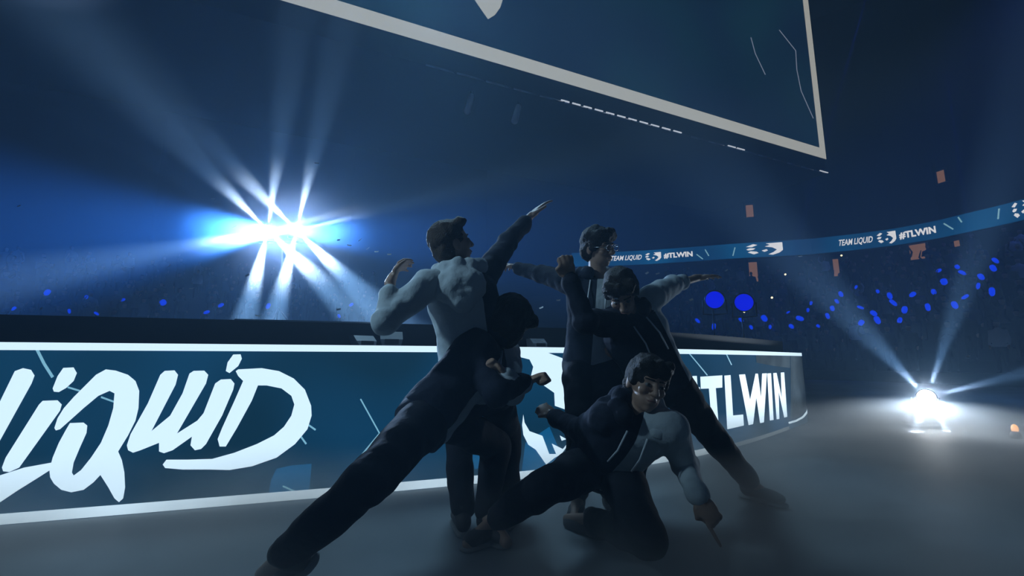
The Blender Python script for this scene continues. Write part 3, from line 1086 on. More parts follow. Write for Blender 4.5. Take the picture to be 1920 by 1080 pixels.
def person(label, J, face, hands, light_side=1, hair='short', hairmat=None, glasses=False, chest_out=0.0, hem=0.0, tweak=None, up=None, hood=True):
    """J: joints as world points; left and right are the dancer's own"""
    hairmat = hairmat or M_hair
    pel, nk = J['pelvis'], J['neck']
    sl, sr, hl, hr = J['shoulder_l'], J['shoulder_r'], J['hip_l'], J['hip_r']
    spine = (nk - pel)
    su = spine.normalized()
    latS = (sl - sr)
    latS = (latS - su * latS.dot(su)).normalized()
    latH = (hl - hr)
    latH = (latH - su * latH.dot(su)).normalized()
    L = spine.length
    bend = J.get('bend', Vector((0, 0, 0)))

    def trunk(t):
        c = pel + spine * t + bend * (4 * t * (1 - t))
        la = (latH.lerp(latS, min(max(t, 0), 1))).normalized()
        fb = su.cross(la).normalized() * -1
        return c, la, fb
    gx = (pel.x + J['foot_l'].x + J['foot_r'].x) / 3
    gy = (pel.y + J['foot_l'].y + J['foot_r'].y) / 3
    org = Vector((gx, gy, 0))

    # head frame
    hc = J['head']
    upv = (up or (hc - nk)).normalized()
    Rr, Ff, Uu = frame3((face - upv * face.dot(upv)), upv)
    HF = Matrix((Rr, Ff, Uu)).transposed()

    def H(x, y, z):
        return hc + Rr * x + Ff * y + Uu * z

    # ---- body, one continuous skin
    bm = bmesh.new()
    prof = [(-0.14, .105, .085), (-0.02, .145, .10), (0.2, .125, .09), (0.45, .125, .09), (0.7, .15, .10), (0.9, .15, .085), (1.0, .06, .055)]
    loft(bm, [(trunk(t)[0], trunk(t)[1], trunk(t)[2], a, b) for t, a, b in prof])
    capsule(bm, nk - su * 0.03, 0.058, hc - Uu * 0.05 - Ff * 0.012, 0.052)
    for s in 'lr':
        S_, E_, W_ = J['shoulder_' + s], J['elbow_' + s], J['wrist_' + s]
        capsule(bm, mid(nk - su * 0.05, S_, 0.35), 0.06, S_, 0.055)
        capsule(bm, S_, 0.044, E_, 0.027)
        capsule(bm, E_, 0.026, W_, 0.024)
        pose, nn, ts = hands[s]
        hand(bm, W_, J['tip_' + s], nn, ts, pose)
        H_, K_, A_ = J['hip_' + s], J['knee_' + s], J['ankle_' + s]
        capsule(bm, H_, 0.085, K_, 0.055)
        capsule(bm, K_, 0.055, A_, 0.038)
        capsule(bm, A_, 0.036, J['foot_' + s], 0.028)
    # head with a face
    ellipsoid(bm, H(0, -0.008, 0.022), (0.074, 0.096, 0.098), HF)
    ellipsoid(bm, H(0, 0.022, -0.050), (0.056, 0.062, 0.062), HF)
    ellipsoid(bm, H(0, 0.052, -0.088), (0.026, 0.024, 0.022), HF)
    ellipsoid(bm, H(0, 0.070, 0.026), (0.052, 0.020, 0.014), HF)
    capsule(bm, H(0, 0.084, 0.016), 0.011, H(0, 0.106, -0.026), 0.015, 12, 8)
    for sx_ in (-1, 1):
        ellipsoid(bm, H(sx_ * 0.012, 0.094, -0.030), (0.011, 0.011, 0.009), HF, 10, 8)
        ellipsoid(bm, H(sx_ * 0.079, -0.008, -0.004), (0.010, 0.020, 0.033), HF, 12, 8)
        ellipsoid(bm, H(sx_ * 0.038, 0.060, -0.020), (0.024, 0.024, 0.022), HF, 10, 8)
    ellipsoid(bm, H(0, 0.083, -0.054), (0.024, 0.013, 0.007), HF, 12, 8)
    ellipsoid(bm, H(0, 0.080, -0.066), (0.020, 0.013, 0.008), HF, 12, 8)
    body = link('person', remesh(bm, 0.0055, 3, origin=org), M_skin, None, org)
    tag(body, label, 'person')

    def child(name, me, m, par=None, lab=None):
        o = link(name, me, m, par or body)
        if lab:
            o['label'] = lab
        return o

    def sub(me):
        me.transform(Matrix.Translation(-org))
        return me

    # eyes, brows, mouth
    for sx_ in (-1, 1):
        bm = bmesh.new()
        ellipsoid(bm, H(sx_ * 0.031, 0.079, 0.004), (0.0135, 0.009, 0.0085), HF, 12, 8)
        eye = child('eye', sub(bm_mesh(bm, smooth=True)), M_eye)
        bm = bmesh.new()
        ellipsoid(bm, H(sx_ * 0.031, 0.0865, 0.004), (0.006, 0.0025, 0.006), HF, 10, 6)
        child('iris', sub(bm_mesh(bm, smooth=True)), M_hair, eye)
        bm = bmesh.new()
        capsule(bm, H(sx_ * 0.014, 0.091, 0.026), 0.004, H(sx_ * 0.048, 0.079, 0.028), 0.003, 8, 6)
        child('eyebrow', sub(bm_mesh(bm, smooth=True)), hairmat)
    child('mouth', sub(tube_mesh([H(-0.022, 0.085, -0.060), H(-0.01, 0.0935, -0.0595), H(0, 0.0955, -0.060), H(0.01, 0.0935, -0.0595), H(0.022, 0.085, -0.060)], 0.0022, 6)), mat('lips', (0.2, 0.08, 0.07, 1), 0.5))

    # ---- hair
    bm = bmesh.new()
    if hair == 'bob':
        ellipsoid(bm, H(0, -0.022, 0.040), (0.106, 0.112, 0.106), HF)
        ellipsoid(bm, H(0, -0.055, -0.03), (0.108, 0.085, 0.105), HF)
        for sx_ in (-1, 1):
            ellipsoid(bm, H(sx_ * 0.080, 0.005, -0.040), (0.034, 0.062, 0.085), HF)
            ellipsoid(bm, H(sx_ * 0.05, 0.062, 0.075), (0.055, 0.042, 0.036), HF)
    elif hair == 'cropped':
        ellipsoid(bm, H(0, -0.020, 0.036), (0.081, 0.097, 0.094), HF)
        ellipsoid(bm, H(0, -0.048, -0.008), (0.076, 0.062, 0.078), HF)
        for sx_ in (-1, 1):
            ellipsoid(bm, H(sx_ * 0.04, 0.05, 0.098), (0.044, 0.045, 0.024), HF)
    else:
        ellipsoid(bm, H(0, -0.020, 0.042), (0.090, 0.102, 0.100), HF)
        ellipsoid(bm, H(0, -0.048, -0.008), (0.086, 0.066, 0.080), HF)
        for k in range(7):
            a = -0.9 + 1.8 * k / 6
            c_ = H(0.075 * math.sin(a), 0.02 + 0.055 * math.cos(a), 0.078 + 0.012 * math.cos(2.3 * k))
            ellipsoid(bm, c_, (0.026, 0.030, 0.034), HF, 10, 8)
        for sx_ in (-1, 1):
            ellipsoid(bm, H(sx_ * 0.078, 0.012, 0.03), (0.014, 0.030, 0.046), HF, 10, 8)
    child('hair', remesh(bm, 0.008, 3, 0.016, 0.035, origin=org), hairmat)

    # ---- hoodie: trunk, sleeves, hood; one half light, one half dark
    bm = bmesh.new()
    prof = [(-0.10 - hem, .168, .128), (-0.02, .176, .132), (0.2, .166, .124), (0.45, .165, .122), (0.7, .184, .128), (0.88, .182, .112), (0.97, .11, .088)]
    loft(bm, [(trunk(t)[0], trunk(t)[1], trunk(t)[2], a, b) for t, a, b in prof], 28)
    for s in 'lr':
        S_, E_, W_ = J['shoulder_' + s], J['elbow_' + s], J['wrist_' + s]
        capsule(bm, mid(nk - su * 0.06, S_, 0.3), 0.078, S_, 0.078)
        capsule(bm, S_, 0.076, E_, 0.056)
        ellipsoid(bm, E_, (0.064, 0.064, 0.064), None, 14, 10)
        cf = J.get('cuff_' + s, 0.92)
        We = mid(E_, W_, cf)
        capsule(bm, E_, 0.055, We, 0.044)
        capsule(bm, mid(E_, W_, cf - 0.10), 0.049, mid(E_, W_, cf - 0.02), 0.048)   # gathered cloth above the cuff
    me = remesh(bm, 0.010, 6, 0.018, 0.085, origin=org)
    n_ = len(me.vertices)
    cen = np.empty(n_ * 3, dtype=np.float32)
    me.vertices.foreach_get('co', cen)
    cen = cen.reshape(-1, 3) + np.array(org)
    # which half: nearer to the own-left chain of bones or to the own-right one
    def dist(a, b):
        a, b = np.array(a), np.array(b)
        ab = b - a
        t = np.clip(((cen - a) @ ab) / (ab @ ab), 0, 1)
        return np.linalg.norm(cen - (a + t[:, None] * ab), axis=1)
    dl = np.minimum(dist(J['shoulder_l'], J['elbow_l']), dist(J['elbow_l'], J['wrist_l']))
    dr = np.minimum(dist(J['shoulder_r'], J['elbow_r']), dist(J['elbow_r'], J['wrist_r']))
    lat = (cen - np.array(pel)) @ np.array(mid(latH, latS).normalized())
    shift = J.get('seam', 0.0)
    near_arm = np.minimum(dl, dr) < 0.10
    val = np.where(near_arm & (np.abs(lat) > 0.10), np.where(dl < dr, 0.2, -0.2), lat - shift)
    at = me.attributes.new('half', 'FLOAT', 'POINT')
    at.data.foreach_set('value', val.astype(np.float32))
    hoodie = child('hoodie', me, M_hoodie, None, 'hooded top, one half pale grey and one half dark')
    for s in 'lr':
        E_, W_ = J['elbow_' + s], J['wrist_' + s]
        cf = J.get('cuff_' + s, 0.92)
        bm = bmesh.new()
        capsule(bm, mid(E_, W_, cf), 0.041, mid(E_, W_, cf + 0.07), 0.038, 16, 8)
        lightcuff = (s == 'l') if light_side > 0 else (False if light_side == 0 else s == 'r')
        child('cuff', sub(bm_mesh(bm, smooth=True)), M_light if lightcuff else M_dark, hoodie)
    # ---- hood lying on the shoulders
    if hood:
        bm = bmesh.new()
        c_, la, fb = trunk(0.98)
        bk_ = -Ff if J.get('hood_back') is None else J['hood_back']
        bk_ = (bk_ - su * bk_.dot(su)).normalized()
        sd = su.cross(bk_).normalized()
        for k in range(9):
            a = math.pi * (k / 8 - 0.5) * 1.5
            p_ = nk + su * (0.030 - 0.02 * abs(math.sin(a))) + bk_ * (0.092 * math.cos(a)) + sd * (0.108 * math.sin(a))
            ellipsoid(bm, p_, (0.042, 0.042, 0.042), None, 12, 8)
        ellipsoid(bm, nk + bk_ * 0.125 - su * 0.075, (0.13, 0.055, 0.10), Matrix((sd, bk_, su)).transposed())
        ellipsoid(bm, nk + bk_ * 0.130 - su * 0.135, (0.07, 0.045, 0.07), Matrix((sd, bk_, su)).transposed())
        mh = remesh(bm, 0.010, 4, 0.016, 0.05, origin=org)
        ch_ = np.empty(len(mh.vertices) * 3, dtype=np.float32)
        mh.vertices.foreach_get('co', ch_)
        vh = (ch_.reshape(-1, 3) + np.array(org) - np.array(pel)) @ np.array(mid(latH, latS).normalized()) - shift
        if hood == 'light':
            vh[:] = 0.2
        mh.attributes.new('half', 'FLOAT', 'POINT').data.foreach_set('value', vh.astype(np.float32))
        child('hood', mh, M_hoodie, hoodie)
    # waistband
    bm = bmesh.new()
    t0 = -0.10 - hem
    loft(bm, [(trunk(t)[0], trunk(t)[1], trunk(t)[2], a, b) for t, a, b in [(t0 - 0.10, .160, .122), (t0 - 0.04, .164, .126), (t0 + 0.02, .165, .127)]], 28)
    child('waistband', sub(bm_mesh(bm, smooth=True)), M_dark, hoodie)
    # drawstrings on the chest
    c_, la, fb = trunk(0.85)
    fr = Ff - su * Ff.dot(su)
    fr = (fb if fb.dot(J.get('front', fr)) > 0 else -fb)
    for sx_ in (-1, 1):
        a_ = trunk(0.95)[0] + fr * 0.10 + la * sx_ * 0.045
        b_ = trunk(0.75)[0] + fr * 0.150 + la * sx_ * 0.050
        d_ = trunk(0.52)[0] + fr * 0.150 + la * sx_ * 0.055
        child('drawstring', sub(tube_mesh([a_, b_, d_], 0.0045, 6)), M_cord, hoodie)

    # ---- trousers
    bm = bmesh.new()
    loft(bm, [(trunk(t)[0], trunk(t)[1], trunk(t)[2], a, b) for t, a, b in [(-0.20, .125, .105), (-0.06, .158, .12), (0.08, .152, .115)]], 24)
    for s in 'lr':
        H_, K_, A_ = J['hip_' + s], J['knee_' + s], J['ankle_' + s]
        capsule(bm, H_, 0.108, K_, 0.078)
        capsule(bm, K_, 0.078, mid(K_, A_, 0.92), 0.062)
    child('trousers', remesh(bm, 0.012, 6, 0.026, 0.12, origin=org), M_trouser)

    # ---- shoes
    for s in 'lr':
        A_, T_ = J['ankle_' + s], J['foot_' + s]
        d_ = (T_ - A_).normalized()
        upk = J.get('shoe_up_' + s, Vector((0, 0, 1)))
        r_, f_, u_ = frame3(d_ - upk * d_.dot(upk) if abs(d_.dot(upk)) < 0.98 else Vector((0, 1, 0)), upk)
        FM = Matrix((r_, f_, u_)).transposed()
        b0 = A_ - upk * 0.055
        bm = bmesh.new()
        ellipsoid(bm, b0 - f_ * 0.015 + u_ * 0.022, (0.040, 0.058, 0.050), FM)
        ellipsoid(bm, b0 + f_ * 0.085 + u_ * 0.010, (0.046, 0.095, 0.036), FM)
        ellipsoid(bm, b0 + f_ * 0.14 + u_ * 0.004, (0.046, 0.055, 0.030), FM)
        capsule(bm, b0 + u_ * 0.03, 0.042, A_ + u_ * 0.02, 0.044)
        shoe = child('shoe', remesh(bm, 0.008, 3, origin=org), M_shoe)
        bm = bmesh.new()
        loft(bm, [(b0 + f_ * y - u_ * 0.028, r_, u_, w_, 0.011) for y, w_ in [(-0.075, .022), (-0.06, .036), (0.0, .042), (0.08, .047), (0.14, .049), (0.18, .040), (0.2, .022)]], 16)
        child('sole', sub(bm_mesh(bm, smooth=True)), M_sole, shoe)
    if glasses:
        g = None
        for sx_ in (-1, 1):
            pts = [H(sx_ * 0.034 + 0.024 * math.cos(a), 0.103, 0.004 + 0.018 * math.sin(a)) for a in np.linspace(0, 2 * math.pi, 15)]
            o = child('glasses' if g is None else 'rim', sub(tube_mesh(pts, 0.0022, 6)), M_alu, g)
            g = g or o
            child('temple', sub(tube_mesh([H(sx_ * 0.058, 0.102, 0.006), H(sx_ * 0.083, 0.08, 0.008), H(sx_ * 0.086, -0.01, 0.008)], 0.002, 6)), M_alu, g)
        child('bridge', sub(tube_mesh([H(-0.011, 0.103, 0.008), H(0, 0.106, 0.010), H(0.011, 0.103, 0.008)], 0.002, 6)), M_alu, g)
    return body


def rig(root, d, spec):
    """spec: joint -> (px, py, parent, length, sign); prints nothing, returns world joints"""
    J = {'pelvis': P(root[0], root[1], d)}
    for k, (px, py, par, L, sg) in spec.items():
        J[k] = along(J[par], px, py, L, sg)
    return J


def check(name, J):
    if DEBUG:
        B = [('hip', 'knee'), ('knee', 'ankle'), ('shoulder', 'elbow'), ('elbow', 'wrist'), ('wrist', 'tip')]
        print('RIG', name, 'torso %.2f' % (J['neck'] - J['pelvis']).length, 'pelvis z %.2f head z %.2f' % (J['pelvis'].z, J['head'].z))
        for s in 'lr':
            print('   ', s, ' '.join('%s-%s %.2f' % (a, b, (J[a + '_' + s] - J[b + '_' + s]).length) for a, b in B),
                  'ankle', tuple(round(v, 2) for v in J['ankle_' + s]), 'knee', tuple(round(v, 2) for v in J['knee_' + s]), 'wr', tuple(round(v, 2) for v in J['wrist_' + s]))


DEBUG = False
CAMV = Vector((0, -1, 0))                              # towards the camera
RIGHT = Vector((1, 0, 0))
UPV = Vector((0, 0, 1))

# --- the dancer seen from behind, standing, arm thrown up
J = rig((890, 708), 2.36, {
    'hip_l': (862, 718, 'pelvis', .10, 0), 'hip_r': (920, 716, 'pelvis', .10, 0),
    'neck': (862, 508, 'pelvis', .54, 0),
    'shoulder_l': (802, 534, 'neck', .19, -1), 'shoulder_r': (908, 520, 'neck', .17, 1),
    'head': (847, 459, 'neck', .16, 0),
    'elbow_l': (722, 603, 'shoulder_l', .30, -1), 'wrist_l': (734, 524, 'elbow_l', .25, 1), 'tip_l': (754, 484, 'wrist_l', .17, 1),
    'elbow_r': (952, 455, 'shoulder_r', .30, 1), 'wrist_r': (993, 407, 'elbow_r', .25, 1), 'tip_r': (1026, 373, 'wrist_r', .18, 1),
    'knee_l': (860, 818, 'hip_l', .43, 1), 'knee_r': (950, 815, 'hip_r', .43, 1)})
J['ankle_l'] = G(868, 962, 0.09)
J['foot_l'] = J['ankle_l'] + Vector((-0.05, 0.20, -0.06))
J['ankle_r'] = G(952, 952, 0.09)
J['foot_r'] = J['ankle_r'] + Vector((0.05, 0.20, -0.06))
J['hood_back'] = CAMV
J['front'] = -CAMV
J['cuff_l'] = 0.62
J['cuff_r'] = 0.75
J['seam'] = -0.06
check('A', J)
person('person in half pale hoodie seen from behind, one arm flung up, one elbow bent', J, RIGHT * 0.9 - CAMV * 0.55 + UPV * 0.02,
       {'l': ('relaxed', Vector((-1, -0.3, 0.2)), 1, ), 'r': ('open', Vector((-0.5, -0.3, 0.8)), 1)}, 1, 'cropped', M_hairbrown, hem=0.10, hood='light')

# --- the bob-haired dancer lunging to the right in front of that one
J = rig((806, 778), 2.10, {
    'hip_r': (794, 792, 'pelvis', .10, -1), 'hip_l': (822, 778, 'pelvis', .10, 1),
    'neck': (918, 650, 'pelvis', .47, 1),
    'shoulder_r': (884, 672, 'neck', .17, -1), 'shoulder_l': (950, 662, 'neck', .17, 1),
    'head': (956, 604, 'neck', .15, -1),
    'elbow_r': (932, 738, 'shoulder_r', .27, -1), 'wrist_r': (986, 716, 'elbow_r', .23, 1), 'tip_r': (1018, 702, 'wrist_r', .12, 0),
    'elbow_l': (962, 736, 'shoulder_l', .27, -1), 'wrist_l': (950, 704, 'elbow_l', .22, -1), 'tip_l': (932, 684, 'wrist_l', .12, 0),
    'knee_l': (930, 834, 'hip_l', .43, 1)})
J['ankle_r'] = G(536, 1042, 0.17)
J['foot_r'] = G(492, 1076, 0.03)
J['knee_r'] = along(J['hip_r'], 684, 908, .44, -1)
J['ankle_l'] = G(912, 966, 0.09)
J['foot_l'] = J['ankle_l'] + Vector((0.10, -0.17, -0.06))
J['shoe_up_r'] = Vector((-0.75, -0.35, 0.55)).normalized()
J['seam'] = -0.055
J['front'] = RIGHT
J['hood_back'] = -RIGHT
check('B', J)
person('dark-clad person with a bob haircut lunging, long leg stretched back, fist held forward', J, RIGHT * 0.9 - CAMV * 0.45 - UPV * 0.1,
       {'l': ('fist', UPV, 1), 'r': ('fist', UPV, -1)}, 1, 'bob')

# --- the standing dancer with glasses, arm out to the left
J = rig((1110, 672), 2.80, {
    'hip_l': (1135, 684, 'pelvis', .10, 0), 'hip_r': (1087, 684, 'pelvis', .10, 0),
    'neck': (1122, 518, 'pelvis', .50, 0),
    'shoulder_l': (1168, 545, 'neck', .18, 0), 'shoulder_r': (1074, 532, 'neck', .18, 0),
    'head': (1122, 466, 'neck', .16, 0),
    'elbow_l': (1205, 612, 'shoulder_l', .29, 1), 'wrist_l': (1162, 648, 'elbow_l', .25, -1), 'tip_l': (1143, 664, 'wrist_l', .15, -1),
    'elbow_r': (1014, 514, 'shoulder_r', .29, 1), 'wrist_r': (969, 502, 'elbow_r', .25, 1), 'tip_r': (945, 492, 'wrist_r', .17, 1),
    'knee_l': (1140, 788, 'hip_l', .43, -1), 'knee_r': (1086, 788, 'hip_r', .43, -1)})
J['ankle_l'] = G(1145, 930, 0.09)
J['foot_l'] = J['ankle_l'] + Vector((0.05, -0.19, -0.06))
J['ankle_r'] = G(1084, 930, 0.09)
J['foot_r'] = J['ankle_r'] + Vector((-0.05, -0.19, -0.06))
J['front'] = CAMV
J['hood_back'] = -CAMV
J['seam'] = -0.005
check('C', J)
person('tall person with glasses in half pale hoodie standing upright, dark sleeve stretched out sideways', J, CAMV * 0.75 + RIGHT * 0.65 - UPV * 0.05,
       {'l': ('fist', CAMV, 1), 'r': ('relaxed', UPV, -1)}, 1, 'short', M_hair, True)

# --- the dancer in front of the standing one: fist raised, pale sleeve stretched out to the right
J = rig((1236, 716), 2.66, {
    'hip_l': (1264, 724, 'pelvis', .10, 0), 'hip_r': (1210, 728, 'pelvis', .10, 0),
    'neck': (1176, 590, 'pelvis', .47, -1),
    'shoulder_l': (1222, 558, 'neck', .17, 1), 'shoulder_r': (1138, 606, 'neck', .17, -1),
    'head': (1166, 550, 'neck', .15, -1),
    'elbow_l': (1262, 534, 'shoulder_l', .28, 1), 'wrist_l': (1308, 521, 'elbow_l', .24, 1), 'tip_l': (1340, 516, 'wrist_l', .17, 1),
    'elbow_r': (1098, 602, 'shoulder_r', .28, -1), 'wrist_r': (1068, 522, 'elbow_r', .24, 0), 'tip_r': (1057, 482, 'wrist_r', .12, 0),
    'knee_l': (1338, 822, 'hip_l', .44, 1), 'knee_r': (1196, 814, 'hip_r', .43, -1)})
J['ankle_l'] = G(1408, 906, 0.10)
J['foot_l'] = G(1444, 934, 0.04)
J['ankle_r'] = G(1178, 945, 0.09)
J['foot_r'] = J['ankle_r'] + Vector((-0.05, -0.18, -0.06))
J['front'] = CAMV
J['hood_back'] = -CAMV
J['cuff_l'] = 0.35
J['seam'] = 0.13
check('E', J)
person('person leaning in a wide stance, fist raised, pale sleeve pointing sideways', J, CAMV * 0.9 - RIGHT * 0.3 - UPV * 0.25,
       {'l': ('open', UPV, 1), 'r': ('fist', -CAMV, 1)}, 1, 'short')

# --- the dancer kneeling in front, pointing at the floor
J = rig((1132, 866), 2.32, {
    'hip_l': (1156, 878, 'pelvis', .10, 0), 'hip_r': (1106, 874, 'pelvis', .10, 0),
    'neck': (1200, 776, 'pelvis', .40, -1),
    'shoulder_l': (1256, 802, 'neck', .18, 0), 'shoulder_r': (1136, 786, 'neck', .18, 0),
    'head': (1212, 722, 'neck', .15, 0),
    'elbow_l': (1284, 872, 'shoulder_l', .27, 1), 'wrist_l': (1310, 932, 'elbow_l', .23, -1), 'tip_l': (1333, 966, 'wrist_l', .13, 0),
    'elbow_r': (1088, 808, 'shoulder_r', .28, 1), 'wrist_r': (1038, 780, 'elbow_r', .24, 1), 'tip_r': (1010, 756, 'wrist_r', .12, 1),
    'knee_r': (1026, 910, 'hip_r', .43, -1), 'knee_l': (1214, 1010, 'hip_l', .42, -1)})
J['ankle_r'] = G(930, 974, 0.09)
J['foot_r'] = J['ankle_r'] + Vector((-0.12, -0.12, -0.06))
J['ankle_l'] = G(1110, 976, 0.07)
J['foot_l'] = J['ankle_l'] + Vector((-0.1, 0.14, -0.04))
J['front'] = CAMV
J['hood_back'] = -CAMV
check('D', J)
person('person kneeling low with one leg stretched, pale sleeve pointing down at the floor', J, CAMV * 1.0 - UPV * 0.25 + RIGHT * 0.1,
       {'l': ('point', CAMV, 1), 'r': ('fist', UPV * 0.7 + CAMV * 0.5, -1)}, 1, 'short')

# ------------------------------------------------------------------ spectators on the stands
def stand_f(p):
    """how far out a ground point lies: 1 at the ribbon path"""
    v = Vector((p.x, p.y)) - C0
    for a, b in zip(path, path[1:]):
        d = b - a
        w = a - C0
        det = v.x * (-d.y) + v.y * d.x
        if abs(det) < 1e-9:
            continue
        t = (w.x * (-d.y) + w.y * d.x) / det
        u = (v.x * w.y - v.y * w.x) / det
        if t > 0 and -1e-6 <= u <= 1 + 1e-6:
            return 1.0 / t
    return None


def stand_row(f):
    k = int((f - 0.60) / 0.36 * NROW)
    return k if 0 <= k < NROW else None


def on_stand(px, py, lift):
    """where a pixel's ray meets the stand raised by lift: the foot point on its row"""
    r = ray(px, py)
    o = Vector((0, 0, CAMH))
    for t in np.arange(8, 45, 0.1):
        p = o + r * (float(t) / r.y)
        f = stand_f(p)
        if f is None or f < 0.6:
            continue
        k = stand_row(f)
        if k is None:
            return None
        if p.z - lift <= row_z(k):
            return Vector((p.x, p.y, row_z(k)))
    return None


def free_spot(px, py, lifts):
    for dx in (0, 14, -14, 28, -28, 42, -42, 60, -60):
        for L_ in lifts:
            p = on_stand(px + dx, py, L_)
            if p is not None and all((p - q).length > 0.72 for q in taken):
                return p
    return None


taken = []
M_spec_skin = mat('spectator_skin', (0.35, 0.22, 0.17, 1), 0.6)
M_spec_leg = mat('spectator_trousers', (0.02, 0.022, 0.03, 1), 0.8)
SHIRTS = [mat('spectator_top_black', (0.012, 0.013, 0.016, 1), 0.8), mat('spectator_top_navy', (0.015, 0.025, 0.09, 1), 0.8),
          mat('spectator_top_white', (0.55, 0.56, 0.58, 1), 0.8), mat('spectator_top_grey', (0.10, 0.11, 0.12, 1), 0.8)]
SNAME = ['black', 'navy', 'white', 'grey']


def spectator_mesh(arms):
    bm = bmesh.new()
    loft(bm, [(Vector((0, 0, z)), Vector((1, 0, 0)), Vector((0, 1, 0)), a, b) for z, a, b in
              [(0.84, .16, .12), (1.0, .15, .11), (1.25, .18, .12), (1.42, .17, .10), (1.48, .07, .07)]], 14)
    capsule(bm, (0, 0, 1.45), .055, (0, -0.01, 1.56), .055, 10, 6)
    ellipsoid(bm, (0, -0.01, 1.64), (.085, .105, .125), None, 14, 10)
    for s in (-1, 1):
        capsule(bm, (s * .09, 0, .88), .10, (s * .10, -.02, .48), .07, 10, 6)
        capsule(bm, (s * .10, -.02, .48), .07, (s * .11, .02, .08), .05, 10, 6)
        capsule(bm, (s * .11, .02, .05), .05, (s * .12, -.16, .04), .04, 10, 6)
        m_ = arms[0 if s < 0 else 1]
        sh = Vector((s * .19, 0, 1.39))
        if m_ == 'up':
            e_, w_ = Vector((s * .27, -.12, 1.58)), Vector((s * .18, -.18, 1.84))
        elif m_ == 'fwd':
            e_, w_ = Vector((s * .24, -.10, 1.14)), Vector((s * .08, -.30, 1.26))
        else:
            e_, w_ = Vector((s * .25, .02, 1.12)), Vector((s * .24, -.06, .88))
        capsule(bm, sh, .06, e_, .048, 10, 6)
        capsule(bm, e_, .048, w_, .036, 10, 6)
        ellipsoid(bm, w_ + (w_ - e_).normalized() * .05, (.038, .038, .055), None, 10, 8)
    me = remesh(bm, 0.034, 3)
    for m_ in (SHIRTS[0], M_spec_leg, M_spec_skin, M_hair):
        me.materials.append(m_)
    for p_ in me.polygons:
        c_ = p_.center
        i = 0
        if c_.z < 0.86:
            i = 1
        if abs(c_.x) < 0.12 and c_.z > 1.5:
            i = 3 if (c_.z > 1.68 or c_.y > 0.03) else 2
        if c_.z > 1.80 or (c_.z < 0.92 and abs(c_.x) > 0.2):
            i = 2
        p_.material_index = i
    return me


SPEC = {('up', 'dn'): None, ('up', 'up'): None, ('dn', 'dn'): None, ('fwd', 'fwd'): None}
for k in SPEC:
    SPEC[k] = spectator_mesh(k)
SPLAB = {('up', 'dn'): 'with one arm raised', ('up', 'up'): 'with both arms raised', ('dn', 'dn'): 'with arms hanging', ('fwd', 'fwd'): 'with hands held together'}


def spectator(p, arms, shirt, size=1.0):
    o = bpy.data.objects.new('person', SPEC[arms])
    COL.objects.link(o)
    o.location = p
    f = (C0 - Vector((p.x, p.y)))
    o.rotation_euler = (0, 0, math.atan2(f.x, -f.y) + random.uniform(-0.25, 0.25))
    o.scale = (size, size, size)
    o.material_slots[0].link = 'OBJECT'
    o.material_slots[0].material = SHIRTS[shirt]
    tag(o, 'spectator in a %s top on the dark stands %s' % (SNAME[shirt], SPLAB[arms]), 'person', 'spectators in %s tops %s' % (SNAME[shirt], SPLAB[arms]))
    return o


STICK = [(1375, 420), (1450, 395), (1470, 408), (1530, 387), (1548, 380), (1270, 415), (1240, 460), (1145, 485), (1118, 502), (1025, 482), (1040, 470),
         (870, 440), (745, 490), (690, 545), (575, 525), (520, 545), (480, 520), (360, 550), (310, 590), (800, 580), (835, 575), (862, 568), (955, 520),
         (990, 570), (1045, 560), (1100, 550), (1075, 582), (800, 630), (595, 560), (1310, 375), (1365, 312), (1275, 315), (940, 440), (890, 470), (760, 520),
         (1410, 430), (1500, 395), (1330, 470), (1180, 520), (660, 500)]
STICK = [(1180 + x / 2.159, 360 + y / 2.159) for x, y in STICK]
LSTICK = [(155, 935), (285, 930), (320, 990), (395, 960), (520, 965), (655, 1000), (1085, 1005), (1112, 1000), (40, 985), (850, 980), (230, 985), (700, 960)]
STICK += [(x / 1.687, y / 1.687) for x, y in LSTICK]
bm = bmesh.new()
loft(bm, [(Vector((0, 0, z)), Vector((1, 0, 0)), Vector((0, 1, 0)), r_, r_ * .8) for z, r_ in [(0, .03), (.02, .07), (.08, .11), (.22, .12), (.30, .09), (.33, .03)]], 10)
ME_STICK = bm_mesh(bm, smooth=True)
ME_STICK.materials.append(mat('blue_stick', (0.0, 0.02, 0.3, 1), 0.4, emit=(0.0, 0.035, 0.95, 1), estr=1.0))
for (px, py) in STICK:
    p = free_spot(px, py, (2.05, 1.4, 0.9))
    if p is None:
        continue
    sh = random.choice((0, 0, 1, 3))
    o = spectator(p, ('up', 'dn'), sh)
    taken.append(p)
    bpy.context.view_layer.update()
    hand_ = Matrix.Translation(p) @ o.rotation_euler.to_matrix().to_4x4() @ Vector((-.17, -.19, 1.88))
    s_ = bpy.data.objects.new('light_stick', ME_STICK)
    COL.objects.link(s_)
    s_.location = hand_ - Vector((0, 0, 0.06))
    k_ = random.uniform(0.5, 1.0)
    s_.scale = (k_ * random.uniform(0.6, 1.3), k_, k_)
    s_.rotation_euler = (random.uniform(-.5, .5), random.uniform(-1.1, 1.1), random.uniform(0, 3))
    tag(s_, 'glowing blue light stick held up by a spectator on the stands', 'light stick', 'blue light sticks in the crowd')

